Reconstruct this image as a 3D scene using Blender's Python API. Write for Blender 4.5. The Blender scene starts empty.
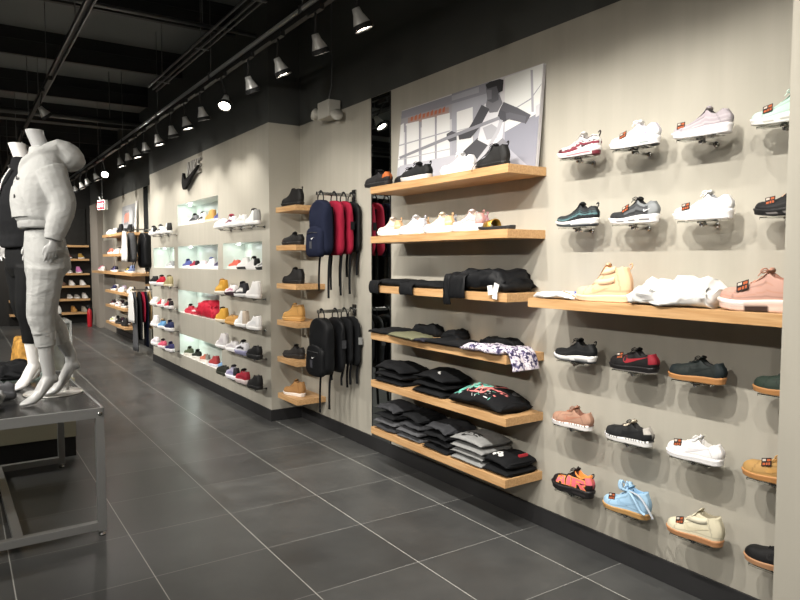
import bpy, bmesh, math, random
from mathutils import Vector, Matrix, noise
from mathutils.bvhtree import BVHTree
PI = math.pi
SC = bpy.context.scene
COL = SC.collection
# ---------------------------------------------------------------- colour and materials
def lin(h):
    h = h.lstrip('#')
    if len(h) == 3: h = ''.join(c*2 for c in h)
    r = [int(h[i:i+2], 16)/255 for i in (0, 2, 4)]
    return tuple(c/12.92 if c <= .04045 else ((c+.055)/1.055)**2.4 for c in r)
MATS = {}
def mat(name, col='#888888', rough=.5, metal=0, bump=0, scale=200, var=0, vscale=4, spec=.5, trans=0, emit=None, estr=0, ior=1.45):
    if name in MATS: return MATS[name]
    m = bpy.data.materials.new(name); m.use_nodes = True
    nt = m.node_tree; b = nt.nodes['Principled BSDF']
    c = lin(col)
    b.inputs['Base Color'].default_value = (*c, 1)
    b.inputs['Roughness'].default_value = rough
    b.inputs['Metallic'].default_value = metal
    b.inputs['Specular IOR Level'].default_value = spec
    b.inputs['Transmission Weight'].default_value = trans
    b.inputs['IOR'].default_value = ior
    if emit:
        b.inputs['Emission Color'].default_value = (*lin(emit), 1); b.inputs['Emission Strength'].default_value = estr
    tc = nt.nodes.new('ShaderNodeTexCoord')
    if var:
        n = nt.nodes.new('ShaderNodeTexNoise'); n.inputs['Scale'].default_value = vscale; n.inputs['Detail'].default_value = 5
        nt.links.new(tc.outputs['Object'], n.inputs['Vector'])
        mx = nt.nodes.new('ShaderNodeMix'); mx.data_type = 'RGBA'
        mx.inputs['A'].default_value = (*[x*(1-var) for x in c], 1); mx.inputs['B'].default_value = (*[min(1, x*(1+var)) for x in c], 1)
        nt.links.new(n.outputs['Fac'], mx.inputs['Factor']); nt.links.new(mx.outputs['Result'], b.inputs['Base Color'])
    if bump:
        n = nt.nodes.new('ShaderNodeTexNoise'); n.inputs['Scale'].default_value = scale; n.inputs['Detail'].default_value = 3
        nt.links.new(tc.outputs['Object'], n.inputs['Vector'])
        bp = nt.nodes.new('ShaderNodeBump'); bp.inputs['Strength'].default_value = bump; bp.inputs['Distance'].default_value = .002
        nt.links.new(n.outputs['Fac'], bp.inputs['Height']); nt.links.new(bp.outputs['Normal'], b.inputs['Normal'])
    MATS[name] = m
    return m
def vcol_mat(name, rough, bump=.25, scale=500):
    m = mat(name, '#ffffff', rough, bump=bump, scale=scale)
    nt = m.node_tree
    a = nt.nodes.new('ShaderNodeAttribute'); a.attribute_name = 'Col'
    nt.links.new(a.outputs['Color'], nt.nodes['Principled BSDF'].inputs['Base Color'])
    return m
M_UP = vcol_mat('shoe_upper', .6); M_UP.node_tree.nodes['Principled BSDF'].inputs['Specular IOR Level'].default_value = .3
M_SOLE = vcol_mat('shoe_rubber', .5, .1, 300)
M_PRINT = vcol_mat('printed_colour', .7, 0)
# ---------------------------------------------------------------- mesh builder
def sm(a, b, x):
    t = max(0, min(1, (x-a)/(b-a))) if a != b else float(x >= a)
    return t*t*(3-2*t)
def interp(tab, x):
    if x <= tab[0][0]: return tab[0][1]
    for (a, va), (b, vb) in zip(tab, tab[1:]):
        if x <= b:
            t = (x-a)/(b-a); return va+(vb-va)*t
    return tab[-1][1]
def sinterp(tab, x):
    if x <= tab[0][0]: return tab[0][1]
    for (a, va), (b, vb) in zip(tab, tab[1:]):
        if x <= b:
            t = (x-a)/(b-a); t = t*t*(3-2*t); return va+(vb-va)*t
    return tab[-1][1]
class MB:
    def __init__(s): s.v = []; s.f = []; s.mi = []; s.c = []
    def add(s, vs, fs, mi=0, col=None):
        o = len(s.v); s.v += [tuple(v) for v in vs]; s.f += [tuple(i+o for i in f) for f in fs]; s.mi += [mi]*len(fs)
        if col is None: s.c += [(1, 1, 1)]*len(vs)
        elif isinstance(col, list): s.c += col
        else: s.c += [col]*len(vs)
        return s
    def box(s, lo, hi, mi=0, col=None):
        x0, y0, z0 = lo; x1, y1, z1 = hi
        return s.add([(x0,y0,z0),(x1,y0,z0),(x1,y1,z0),(x0,y1,z0),(x0,y0,z1),(x1,y0,z1),(x1,y1,z1),(x0,y1,z1)],
              [(0,3,2,1),(4,5,6,7),(0,1,5,4),(1,2,6,5),(2,3,7,6),(3,0,4,7)], mi, col)
    def loft(s, rings, cap=True, mi=0, cols=None, closed=True):
        n = len(rings[0]); vs = [p for r in rings for p in r]; fs = []
        for i in range(len(rings)-1):
            for j in range(n if closed else n-1):
                k = (j+1) % n
                fs.append((i*n+j, i*n+k, (i+1)*n+k, (i+1)*n+j))
        if cap:
            fs.append(tuple(range(n-1, -1, -1))); fs.append(tuple(range((len(rings)-1)*n, len(rings)*n)))
        return s.add(vs, fs, mi, [c for r in cols for c in r] if cols else None)
    def tube(s, pts, r, n=8, mi=0, col=None, flat=1.0):
        pts = [Vector(p) for p in pts]; rs = r if isinstance(r, (list, tuple)) else [r]*len(pts)
        rings = []; up = None
        for i, p in enumerate(pts):
            t = (pts[min(i+1, len(pts)-1)]-pts[max(i-1, 0)])
            t = t.normalized() if t.length else Vector((0, 0, 1))
            if up is None:
                up = Vector((0, 0, 1)) if abs(t.z) < .9 else Vector((1, 0, 0))
            a = t.cross(up)
            a = a.normalized() if a.length > 1e-6 else Vector((1, 0, 0))
            b = a.cross(t).normalized(); up = b
            rings.append([tuple(p+a*math.cos(q)*rs[i]+b*math.sin(q)*rs[i]*flat) for q in [2*PI*k/n for k in range(n)]])
        s.loft(rings)
        if col is not None: s.c[-len(rings)*n:] = [col]*(len(rings)*n)
        if mi: s.mi[-((len(rings)-1)*n+2):] = [mi]*((len(rings)-1)*n+2)
        return s
    def lathe(s, prof, n=20, mi=0, axis='z', cap=True):
        rings = []
        for r, h in prof:
            ring = []
            for k in range(n):
                a = 2*PI*k/n
                ring.append((r*math.cos(a), r*math.sin(a), h) if axis == 'z' else (h, r*math.cos(a), r*math.sin(a)))
            rings.append(ring)
        return s.loft(rings, cap, mi)
    def xf(s, m):
        s.v = [tuple(m @ Vector(v)) for v in s.v]; return s
    def merge(s, o, mi=None):
        k = len(s.v); s.v += o.v; s.f += [tuple(i+k for i in f) for f in o.f]; s.mi += o.mi if mi is None else [mi]*len(o.f); s.c += o.c; return s
    def mesh(s, name, mats, smooth=True):
        me = bpy.data.meshes.new(name); me.from_pydata(s.v, [], s.f)
        for m in (mats if isinstance(mats, (list, tuple)) else [mats]): me.materials.append(m)
        me.polygons.foreach_set('material_index', s.mi)
        at = me.color_attributes.new('Col', 'FLOAT_COLOR', 'POINT')
        at.data.foreach_set('color', [x for c in s.c for x in (*c, 1)])
        if smooth: me.polygons.foreach_set('use_smooth', [True]*len(me.polygons))
        bm = bmesh.new(); bm.from_mesh(me); bmesh.ops.recalc_face_normals(bm, faces=bm.faces); bm.to_mesh(me); bm.free()
        me.update(); return me
    def build(s, name, mats, parent=None, smooth=True, bevel=0, subsurf=0):
        o = bpy.data.objects.new(name, s.mesh(name, mats, smooth)); COL.objects.link(o)
        if parent: o.parent = parent
        if bevel:
            b = o.modifiers.new('edge', 'BEVEL'); b.width = bevel; b.segments = 2; b.limit_method = 'ANGLE'; b.harden_normals = False
        if subsurf:
            b = o.modifiers.new('sub', 'SUBSURF'); b.levels = subsurf; b.render_levels = subsurf
        return o
    def bvh(s): return BVHTree.FromPolygons([Vector(v) for v in s.v], s.f)
def boxmb(lo, hi): return MB().box(lo, hi)
def tag(o, label=None, cat=None, group=None, kind=None):
    if label: o['label'] = label
    if cat: o['category'] = cat
    if group: o['group'] = group
    if kind: o['kind'] = kind
    return o
def thing(name, label, cat, loc=(0, 0, 0), rz=0, group=None):
    o = bpy.data.objects.new(name, None); COL.objects.link(o); o.empty_display_size = .05
    o.location = loc; o.rotation_euler = (0, 0, rz)
    return tag(o, label, cat, group)
def dup(o, parent=None):
    c = o.copy(); COL.objects.link(c)
    if parent: c.parent = parent
    for ch in list(o.children): dup(ch, c)
    return c
def struct(name, mb, m, smooth=False, bevel=0):
    return tag(mb.build(name, m, None, smooth, bevel), kind='structure')
def bez(p, n=8):
    """smooth polyline through points (Catmull-Rom)"""
    p = [Vector(q) for q in p]; out = []
    for i in range(len(p)-1):
        a, b, c, d = p[max(i-1, 0)], p[i], p[i+1], p[min(i+2, len(p)-1)]
        for k in range(n):
            t = k/n
            out.append(.5*((2*b)+(c-a)*t+(2*a-5*b+4*c-d)*t*t+(3*b-a-3*c+d)*t**3))
    out.append(p[-1]); return out
# ---------------------------------------------------------------- camera: eye 1.6 m up, looking 33.7 degrees right of the aisle, a little down
FPX = 664.0
YAW, PITCH, EYE = math.atan(442/FPX), math.atan(40/FPX), 1.6
cd = bpy.data.cameras.new('camera'); cam = bpy.data.objects.new('camera', cd); COL.objects.link(cam)
cd.sensor_width = 36; cd.lens = FPX/800*36; cd.clip_start = .05
cam.location = (0, 0, EYE); cam.rotation_euler = (PI/2-PITCH, 0, -YAW)
SC.camera = cam
SC.view_settings.view_transform = 'Standard'; SC.view_settings.look = 'None'
SC.view_settings.gamma = 1; SC.view_settings.use_curve_mapping = False
_F = Vector((math.sin(YAW)*math.cos(PITCH), math.cos(YAW)*math.cos(PITCH), -math.sin(PITCH)))
_R = Vector((math.cos(YAW), -math.sin(YAW), 0)); _U = _R.cross(_F)
def ray(x, y): return _F+_R*((x-400)/FPX)+_U*((300-y)/FPX)
def on_x(px, py, X):                       # the point of the plane x = X seen at a photo pixel
    d = ray(px, py); p = d*(X/d.x); p.z += EYE; return p
def on_y(px, py, Y):
    d = ray(px, py); p = d*(Y/d.y); p.z += EYE; return p
def on_z(px, py, Z):
    d = ray(px, py); p = d*((Z-EYE)/d.z); p.z += EYE; return p
# main planes
W, N = 2.88, 2.55            # bay wall, niche wall face
BAND = 2.93                  # where the black paint starts
CEIL = 4.3
YC, YN, YB = 6.13, 10.9, 18.6   # corner, far end of niche wall, back wall
YP = 1.262                   # edge of the near pillar
BACK, LEFT = -4.0, -6.0
Z6 = [2.14, 1.775, 1.41, 1.055, .695, .335]     # the six heights that shelves and ledges share
POW, POW2, POW3, POWK, EXPO = 24, 250, 290, 165, 0.10
# ---------------------------------------------------------------- setting
def plaster():
    m = mat('taupe_plaster', '#b2aea2', .75, var=.05, vscale=1.6, bump=.15, scale=60)
    nt = m.node_tree; b = nt.nodes['Principled BSDF']
    tc = nt.nodes.new('ShaderNodeTexCoord'); mp = nt.nodes.new('ShaderNodeMapping'); mp.inputs['Scale'].default_value = (1, 6, .5)
    n = nt.nodes.new('ShaderNodeTexNoise'); n.inputs['Scale'].default_value = 2.2; n.inputs['Detail'].default_value = 6
    nt.links.new(tc.outputs['Object'], mp.inputs['Vector']); nt.links.new(mp.outputs['Vector'], n.inputs['Vector'])
    old = b.inputs['Base Color'].links[0].from_socket
    mx = nt.nodes.new('ShaderNodeMix'); mx.data_type = 'RGBA'; mx.blend_type = 'MULTIPLY'; mx.inputs['Factor'].default_value = .55
    cr = nt.nodes.new('ShaderNodeValToRGB'); cr.color_ramp.elements[0].position = .3; cr.color_ramp.elements[0].color = (.86, .86, .85, 1)
    cr.color_ramp.elements[1].position = .7; cr.color_ramp.elements[1].color = (1, 1, 1, 1)
    nt.links.new(n.outputs['Fac'], cr.inputs['Fac']); nt.links.new(old, mx.inputs['A']); nt.links.new(cr.outputs['Color'], mx.inputs['B'])
    nt.links.new(mx.outputs['Result'], b.inputs['Base Color'])
    return m
def floor_mat():
    m = mat('grey_floor_tile', '#4a4a4b', .3)
    nt = m.node_tree; b = nt.nodes['Principled BSDF']; L = nt.links.new
    g = nt.nodes.new('ShaderNodeNewGeometry'); sx = nt.nodes.new('ShaderNodeSeparateXYZ'); L(g.outputs['Position'], sx.inputs[0])
    def math_(op, a, c=None, d=None):
        n = nt.nodes.new('ShaderNodeMath'); n.operation = op
        for i, v in enumerate((a, c, d)):
            if v is None: continue
            if hasattr(v, 'links'): L(v, n.inputs[i])
            else: n.inputs[i].default_value = v
        return n.outputs[0]
    def cell(sock, off, size, half):
        u = math_('DIVIDE', math_('SUBTRACT', sock, off), size)
        fr = math_('ABSOLUTE', math_('SUBTRACT', math_('FRACT', math_('ADD', u, .5)), .5))
        return u, math_('LESS_THAN', fr, half/size)
    ux, gx = cell(sx.outputs['X'], 1.383, .602, .0024)
    uy, gy = cell(sx.outputs['Y'], 4.016, .605, .0018)
    ix = math_('FLOOR', ux); iy = math_('FLOOR', uy)
    wn = nt.nodes.new('ShaderNodeTexWhiteNoise'); wn.noise_dimensions = '2D'
    cb = nt.nodes.new('ShaderNodeCombineXYZ'); L(ix, cb.inputs[0]); L(iy, cb.inputs[1]); L(cb.outputs[0], wn.inputs['Vector'])
    # cloudy pattern shifted per tile
    ad = nt.nodes.new('ShaderNodeVectorMath'); ad.operation = 'MULTIPLY_ADD'
    L(cb.outputs[0], ad.inputs[0]); ad.inputs[1].default_value = (7.3, 3.1, 0); L(g.outputs['Position'], ad.inputs[2])
    n1 = nt.nodes.new('ShaderNodeTexNoise'); n1.inputs['Scale'].default_value = 3.2; n1.inputs['Detail'].default_value = 7; n1.inputs['Roughness'].default_value = .6
    L(ad.outputs[0], n1.inputs['Vector'])
    v = math_('ADD', math_('MULTIPLY', n1.outputs['Fac'], .55), math_('MULTIPLY', wn.outputs['Value'], .16))
    cr = nt.nodes.new('ShaderNodeValToRGB')
    cr.color_ramp.elements[0].position = .2; cr.color_ramp.elements[0].color = (*lin('#3d3e3e'), 1)
    cr.color_ramp.elements[1].position = .6; cr.color_ramp.elements[1].color = (*lin('#575857'), 1)
    L(v, cr.inputs['Fac'])
    m1 = nt.nodes.new('ShaderNodeMix'); m1.data_type = 'RGBA'; L(gy, m1.inputs['Factor']); L(cr.outputs['Color'], m1.inputs['A']); m1.inputs['B'].default_value = (*lin('#8f8f8c'), 1)
    m2 = nt.nodes.new('ShaderNodeMix'); m2.data_type = 'RGBA'; L(gx, m2.inputs['Factor']); L(m1.outputs['Result'], m2.inputs['A']); m2.inputs['B'].default_value = (*lin('#a9a9a4'), 1)
    L(m2.outputs['Result'], b.inputs['Base Color'])
    r = math_('ADD', math_('MULTIPLY', n1.outputs['Fac'], .18), .24)
    gr = math_('MAXIMUM', gx, gy)
    L(math_('ADD', r, math_('MULTIPLY', gr, .3)), b.inputs['Roughness'])
    b.inputs['Specular IOR Level'].default_value = .5
    return m
M_WALL = plaster(); M_FLOOR = floor_mat()
M_BLK = mat('black_paint', '#494b49', .7, var=.08, vscale=2)
M_CEIL = mat('black_ceiling_paint', '#707372', .8)
M_BASE = mat('charcoal_skirting', '#2a2a2b', .42, var=.1, vscale=5)
M_NICHE = mat('pale_green_niche_panel', '#ccd5ce', .35)
M_WHITE = mat('white_paint', '#e9e7e2', .45)
struct('floor', MB().box((LEFT, BACK, -.1), (W+.2, YB+.2, 0)), M_FLOOR)
struct('ceiling', MB().box((LEFT, BACK, CEIL), (W+.2, YB+.2, CEIL+.1)), M_CEIL)
struct('wall_right', MB().box((W, YP, 0), (W+.15, YC, BAND)), M_WALL)
struct('wall_right_far', MB().box((W, YN, 0), (W+.15, YB, BAND)), M_WALL)
struct('wall_near_pillar', MB().box((N, BACK, 0), (W+.15, YP, BAND)), M_WALL)
# niche wall: a thick panel with six openings
NICHES = [(7.66, 9.37, 2.067, 2.355), (9.57, 10.77, 1.483, 1.785), (7.69, 9.38, 1.487, 1.785), (6.33, 7.51, 1.497, 1.788), (7.66, 9.42, .878, 1.19), (7.60, 9.38, .29, .58)]
def holed(lo, hi, X0, X1, holes):
    mb = MB()
    ys = sorted({lo[0], hi[0], *[h[0] for h in holes], *[h[1] for h in holes]}); zs = sorted({lo[1], hi[1], *[h[2] for h in holes], *[h[3] for h in holes]})
    for a, b in zip(ys, ys[1:]):
        for c, d in zip(zs, zs[1:]):
            my, mz = (a+b)/2, (c+d)/2
            if any(h[0] < my < h[1] and h[2] < mz < h[3] for h in holes): continue
            mb.add([(X0, a, c), (X0, b, c), (X0, b, d), (X0, a, d)], [(0, 1, 2, 3)])
    return mb
ND = .26
nw = holed((YC, 0), (YN, BAND), N, N+ND, NICHES)
for y in (YC, YN): nw.add([(N, y, 0), (W+.15, y, 0), (W+.15, y, BAND), (N, y, BAND)], [(0, 1, 2, 3)])
nw.add([(N, YC, BAND), (N, YN, BAND), (W+.1, YN, BAND), (W+.1, YC, BAND)], [(0, 1, 2, 3)])
struct('wall_niche', nw, M_WALL)
for i, (a, b, c, d) in enumerate(NICHES):
    mb = MB(); X0, X1 = N, N+ND
    mb.add([(X1, a, c), (X1, b, c), (X1, b, d), (X1, a, d)], [(0, 1, 2, 3)])
    mb.add([(X0, a, c), (X1, a, c), (X1, a, d), (X0, a, d)], [(0, 1, 2, 3)]); mb.add([(X0, b, c), (X1, b, c), (X1, b, d), (X0, b, d)], [(0, 1, 2, 3)])
    mb.add([(X0, a, d), (X1, a, d), (X1, b, d), (X0, b, d)], [(0, 1, 2, 3)])
    mb.add([(X0, a, c), (X1, a, c), (X1, b, c), (X0, b, c)], [(0, 1, 2, 3)], 1)
    struct('trim_%d' % (i+1), mb, [M_NICHE, M_WHITE])
# black paint above the displays, flush with each face
up = MB(); up.box((N, BACK, BAND), (W+.15, YP, CEIL)); struct('wall_upper_near', up, M_BLK)
struct('wall_upper_right', MB().box((W, YP, BAND), (W+.15, YC, CEIL)), M_BLK)
struct('wall_upper_niche', MB().box((N, YC, BAND), (W+.15, YN, CEIL)), M_BLK)
struct('wall_upper_far', MB().box((W, YN, BAND), (W+.15, YB, CEIL)), M_BLK)
struct('wall_back', MB().box((LEFT, YB, 0), (W+.15, YB+.15, CEIL)), mat('black_back_wall', '#1a1917', .6, var=.2, vscale=6))
struct('wall_left', MB().box((LEFT-.15, BACK, 0), (LEFT, YB, CEIL)), mat('grey_left_wall', '#6f6c68', .8))
struct('wall_front', MB().box((LEFT, BACK-.15, 0), (W+.15, BACK, CEIL)), mat('grey_front_wall', '#6f6c68', .8))
BH = .115
def skirt(name, pts):
    """skirting strip along wall feet; 12 mm thick towards -x or -y"""
    mb = MB()
    for lo, hi in pts: mb.box(lo, hi)
    struct(name, mb, M_BASE, bevel=.002)
skirt('baseboard_right', [((W-.012, YP, 0), (W, YC-.012, BH))])
skirt('baseboard_niche', [((N-.012, YC-.012, 0), (N, YN, BH))]); skirt('baseboard_corner', [((N, YC-.012, 0), (W, YC, BH))])
skirt('baseboard_near', [((N-.012, BACK, 0), (N, YP+.012, BH))]); skirt('baseboard_far', [((W-.012, YN, 0), (W, YB, BH))])
# pier in the far corner and the recess beside it
struct('wall_pier', MB().box((W-.13, 16.9, 0), (W, 17.9, BAND)).box((W-.03, 15.6, .0), (W, 16.9, 2.05)), mat('grey_pier', '#8d877e', .7), bevel=.004)
# overhead: joists, pipes, conduits
M_STEEL = mat('black_steel', '#303131', .55, .3)
M_COND = mat('grey_conduit', '#6d6f70', .45, .7)
for k in range(8):
    y = 3.0+2.0*k
    struct('trim_joist_%d' % k, MB().box((LEFT, y, CEIL-.14), (W, y+.05, CEIL-.125)).box((LEFT, y+.012, CEIL-.3), (W, y+.038, CEIL)).box((LEFT, y, CEIL-.315), (W, y+.05, CEIL-.3)), M_STEEL)
# ---------------------------------------------------------------- shoes: heel at x = 0, toe at +x, left side +y, sole bottom at z = 0
WID = [(0, .0), (.012, .016), (.04, .025), (.1, .0325), (.25, .034), (.4, .0355), (.55, .042), (.7, .0475), (.8, .046), (.88, .040), (.94, .030), (.98, .017), (1, .0)]
SHAPE = dict(
  low=dict(L=.29, sh=.033, st=.026, spr=.007, hh=.070, ha=.052, ht=.080, top=.40, ww=1.08, toe=1.12, bul=.0035),
  runner=dict(L=.295, sh=.043, st=.027, spr=.014, hh=.070, ha=.055, ht=.083, top=.38, ww=1.0, toe=.92, bul=.005),
  chunky=dict(L=.295, sh=.046, st=.038, spr=.010, hh=.085, ha=.07, ht=.095, top=.40, ww=1.06, toe=1.05, bul=.007),
  mid=dict(L=.29, sh=.033, st=.026, spr=.006, hh=.11, ha=.10, ht=.112, top=.40, ww=1.08, toe=1.1, bul=.004),
  high=dict(L=.30, sh=.036, st=.028, spr=.008, hh=.135, ha=.13, ht=.14, top=.42, ww=1.08, toe=1.05, bul=.004),
  boot=dict(L=.29, sh=.036, st=.030, spr=.006, hh=.125, ha=.12, ht=.12, top=.44, ww=1.1, toe=1.25, bul=.006),
)
VAMP = [(.40, 1.0), (.48, .86), (.58, .70), (.68, .57), (.78, .50), (.87, .46), (.93, .38), (.97, .26), (1, .1)]
def half(t, s): return interp(WID, t)*s['ww']
def zbot(t, s): return s['spr']*(max(0, (t-.62)/.38))**2+.004*max(0, (.08-t)/.08)
def ztop(t, s): return zbot(t, s)+s['sh']+(s['st']-s['sh'])*sm(.25, .75, t)
def hgt(t, s):
    if t < s['top']:
        return sinterp([(0, s['hh']*.96), (.06, s['hh']), (.22, s['ha']), (s['top']*.72, s['ha']*.8+s['ht']*.2), (s['top'], s['ht'])], t)
    base = interp(VAMP, .40+(t-s['top'])*(.6/(1-s['top'])))
    lowz = .092*s['toe']
    k = sm(s['top'], .72, t)
    return base*(s['ht']*(1-k)+lowz*k)
def shoe_geo(s, ucol, scol, nt=34, no=11):
    """upper and sole as MB; ucol(t, v, inside) and scol(t, k) give colours"""
    L = s['L']; U = MB(); rings = []; cols = []
    if nt > 20:
        u0 = ucol
        def ucol(t, v, inside):
            c = u0(t, v, inside)
            if not inside and (abs(t-(.79-.07*v)) < .011 or (abs(v-.15) < .03 and t < .76) or (s['top'] < t < .66 and abs(v-.70) < .035) or (abs(t-(.10+.10*v)) < .010 and v > .15)): c = tuple(x*.72 for x in c)
            return c
    for i in range(nt):
        t = .006+.986*(1-math.cos(PI*i/(nt-1)))/2
        w = max(half(t, s)-.002, .004); zb = ztop(t, s)-.004; h = hgt(t, s); op = .045 < t < s['top']
        wr = min(w*.97, interp([(0, .024), (.2, .027), (.45, .022)], t)*s['ww'])
        pr = []; pc = []
        for j in range(no+1):
            u = j/no
            if t < s['top']+.02:
                y = w+(wr-w)*u**1.3+.003*math.sin(PI*u); z = zb+h*u
            else:
                k = min(1, (t-s['top']-.02)/.15); ph = u*math.radians(62)
                y1 = w+(wr-w)*u**1.3+.003*math.sin(PI*u); z1 = zb+h*u*.93
                y2 = w*math.cos(ph)**.75; z2 = zb+h*math.sin(ph)**.9
                y = y1+(y2-y1)*k; z = z1+(z2-z1)*k
            pr.append((y, z)); pc.append(ucol(t, u, False))
        y, z = pr[-1]
        if op: inn = [(y-.003, z+.003), (y-.007, z-.004), (y*.62, zb+h*.35), (0, zb+.014)]
        else: inn = [(y*.8, zb+h*.965 if t >= s['top'] else z+.001), (y*.55, zb+h*.985 if t >= s['top'] else z+.002), (y*.28, zb+h if t >= s['top'] else z+.002), (0, zb+h*1.0 if t >= s['top'] else z+.002)]
        for q in inn: pr.append(q); pc.append(ucol(t, 1.0, op))
        def hx(b):
            f = max(0, min(1, (b-zb)/s['hh'])); k = max(0, 1-t/.2)
            return t*L+k*(.015*f*f-.010*math.sin(PI*min(1, f*1.15)))
        ring = [(hx(b), a, b) for a, b in pr]+[(hx(b), -a, b) for a, b in pr[-2::-1]]
        rings.append(ring); cols.append(pc+pc[-2::-1])
    U.loft(rings, True, 0, cols, closed=False)
    U.f = [f for f in U.f if len(f) == 4]
    n = len(rings[0]); U.f.append(tuple(range(n-1, -1, -1))); U.f.append(tuple(range((nt-1)*n, nt*n))); U.mi = [0]*len(U.f)
    # sole
    S = MB(); m = nt; ts = [(1-math.cos(PI*i/m))/2 for i in range(m+1)]
    outl = [(t, 1) for t in ts]+[(t, -1) for t in ts[-2:0:-1]]
    lv = [(0, -.006), (.05, -.001), (.2, .0), (.42, .1), (.62, .6), (.85, 1), (.97, .6), (1, -.1)] if nt > 20 else [(0, -.004), (.1, 0), (.5, .4), (.9, 1), (1, 0)]
    rings = []; cols = []
    for k, g in lv:
        off = g if g < 0 and g > -.05 else 0
        b = s['bul']*max(g, 0)
        r = []; c = []
        for t, sd in outl:
            w = half(t, s); ex = b*1.0
            x = t*L + (ex if t > .5 else -ex)*abs(2*t-1)**3
            y = sd*max(0, (w+ex+off)) if 0 < t < 1 else 0
            r.append((x, y, zbot(t, s)+k*(ztop(t, s)-zbot(t, s)))); c.append(scol(t, k))
        rings.append(r); cols.append(c)
    S.loft(rings, True, 0, cols)
    return U, S
def drop_side(bv, x, z, side, off=.0012):
    hit = bv.ray_cast(Vector((x, side*.3, z)), Vector((0, -side, 0)))
    if hit[0] is None: return Vector((x, side*.03, z))
    return hit[0]+Vector((0, side*off, 0))
CHK_LO = [(0.0, .13), (.03, .05), (.10, .0), (.2, .015), (.35, .075), (.55, .165), (.75, .25), (.9, .312), (1, .355)]
CHK_UP = [(0.0, .14), (.03, .25), (.09, .345), (.115, .25), (.17, .185), (.3, .195), (.5, .235), (.75, .295), (1, .356)]
def check_strip(n=22):
    """outline of the check mark as pairs (u, low, high), u from the hook to the tip"""
    out = []
    for i in range(n+1):
        u = (i/n)**1.4
        lo = interp(CHK_LO, u)
        hi = interp([(0, .14), (.02, .25), (.07, .33), (.1, .30), (.135, .21), (.2, .183), (.3, .195), (.5, .235), (.75, .295), (1, .357)], u)
        out.append((u, lo, hi))
    return out
def side_logo(bv, x0, x1, z0, hgt_, col, side=1, off=.0014):
    mb = MB(); vs = []
    for u, lo, hi in check_strip():
        x = x0+(x1-x0)*u
        vs.append(drop_side(bv, x, z0+lo/.357*hgt_, side, off)); vs.append(drop_side(bv, x, z0+hi/.357*hgt_, side, off))
    fs = [(2*i, 2*i+2, 2*i+3, 2*i+1) for i in range(len(vs)//2-1)]
    return mb.add(vs, fs, 0, col)
def shoe_top(s, t): return ztop(t, s)-.004+hgt(t, s)
def tongue_mb(s, col):
    rings = []; L = s['L']; top = s['top']
    path = []
    for i in range(9):
        k = i/8; t = top+.20-(.215)*k
        z = shoe_top(s, max(t, top+.01))+.0015+(.006*max(0, k-.6)/.4)
        if t < top+.01: z = shoe_top(s, top)+.003+.010*((top+.01-t)/.02)**.8
        path.append((t*L, z, .021+.010*k, .004+.003*k))
    for x, z, w, th in path:
        r = []
        for a in range(12):
            q = 2*PI*a/12
            y = w*math.cos(q); r.append((x-.003*math.sin(q), y, z+th*math.sin(q)-.012*(y/w)**2*.6))
        rings.append(r)
    return MB().loft(rings, True, 0, [[col]*12]*9)
def lace_mb(s, col, bow=True, n=5):
    mb = MB(); L = s['L']; top = s['top']
    for i in range(n):
        t = top+.02+.20*i/(n-1); z = shoe_top(s, t)
        w = .021+.004*(1-i/(n-1))
        pts = [((t+.012*(1 if i % 2 else -1)*q)*L, w*q, z+.0045-.013*abs(q)**2.2) for q in (-1, -.6, -.2, .2, .6, 1)]
        mb.tube(pts, .0026, 6, 0, col, .7)
    if bow:
        t = top+.01; z = shoe_top(s, t)+.008; x = t*L
        for sd in (1, -1):
            mb.tube(bez([(x, 0, z), (x+.006, sd*.018, z+.012), (x+.014, sd*.034, z+.004), (x+.012, sd*.026, z-.004), (x+.002, 0, z)], 5), .0023, 6, 0, col)
            mb.tube(bez([(x, 0, z), (x+.012, sd*.02, z+.003), (x+.026, sd*.03, z-.016)], 5), .0021, 6, 0, col)
    return mb
def tag_mb(s, t=.72, y=.012, tilt=0):
    """orange and black price card leaning on the vamp"""
    L = s['L']; z = shoe_top(s, t)+.002; mb = MB(); w, h = .021, .018
    sl = (shoe_top(s, t+.06)-shoe_top(s, t-.06))/(.12*L)
    def P(a, b, o): # a along the shoe, b up the card, o out from it
        return ((t*L)+a+b*.15, y+.020-b*.35+o, z-.004+a*sl*.9+b*.92)
    def quad(a0, a1, b0, b1, o, c): mb.add([P(a0, b0, o), P(a1, b0, o), P(a1, b1, o), P(a0, b1, o)], [(0, 1, 2, 3)], 0, c)
    K, O, Wh = lin('#17110f'), lin('#a8532a'), lin('#b9aea2')
    vs = [P(-w, -h, 0), P(w, -h, 0), P(w, h, 0), P(-w, h, 0), P(-w, -h, -.002), P(w, -h, -.002), P(w, h, -.002), P(-w, h, -.002)]
    mb.add(vs, [(0, 1, 2, 3), (7, 6, 5, 4), (0, 4, 5, 1), (1, 5, 6, 2), (2, 6, 7, 3), (3, 7, 4, 0)], 0, K)
    quad(-w*.85, -w*.15, .2*h, .75*h, .0006, O); quad(w*.1, w*.8, .25*h, .8*h, .0006, Wh)
    quad(-w*.8, -w*.45, -.75*h, -.1*h, .0006, O); quad(-w*.3, w*.05, -.75*h, -.1*h, .0006, O); quad(w*.2, w*.75, -.75*h, -.2*h, .0006, O)
    return mb
def mk_col(spec):
    """colour function from a list of (test, colour); last match wins"""
    base = lin(spec['up']); ins = lin(spec.get('ins', spec['up'])); bands = [(lin(c), f) for f, c in spec.get('pan', [])]
    def u(t, v, inside):
        if inside: return ins
        c = base
        for cc, f in bands:
            if f(t, v): c = cc
        return c
    return u
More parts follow.
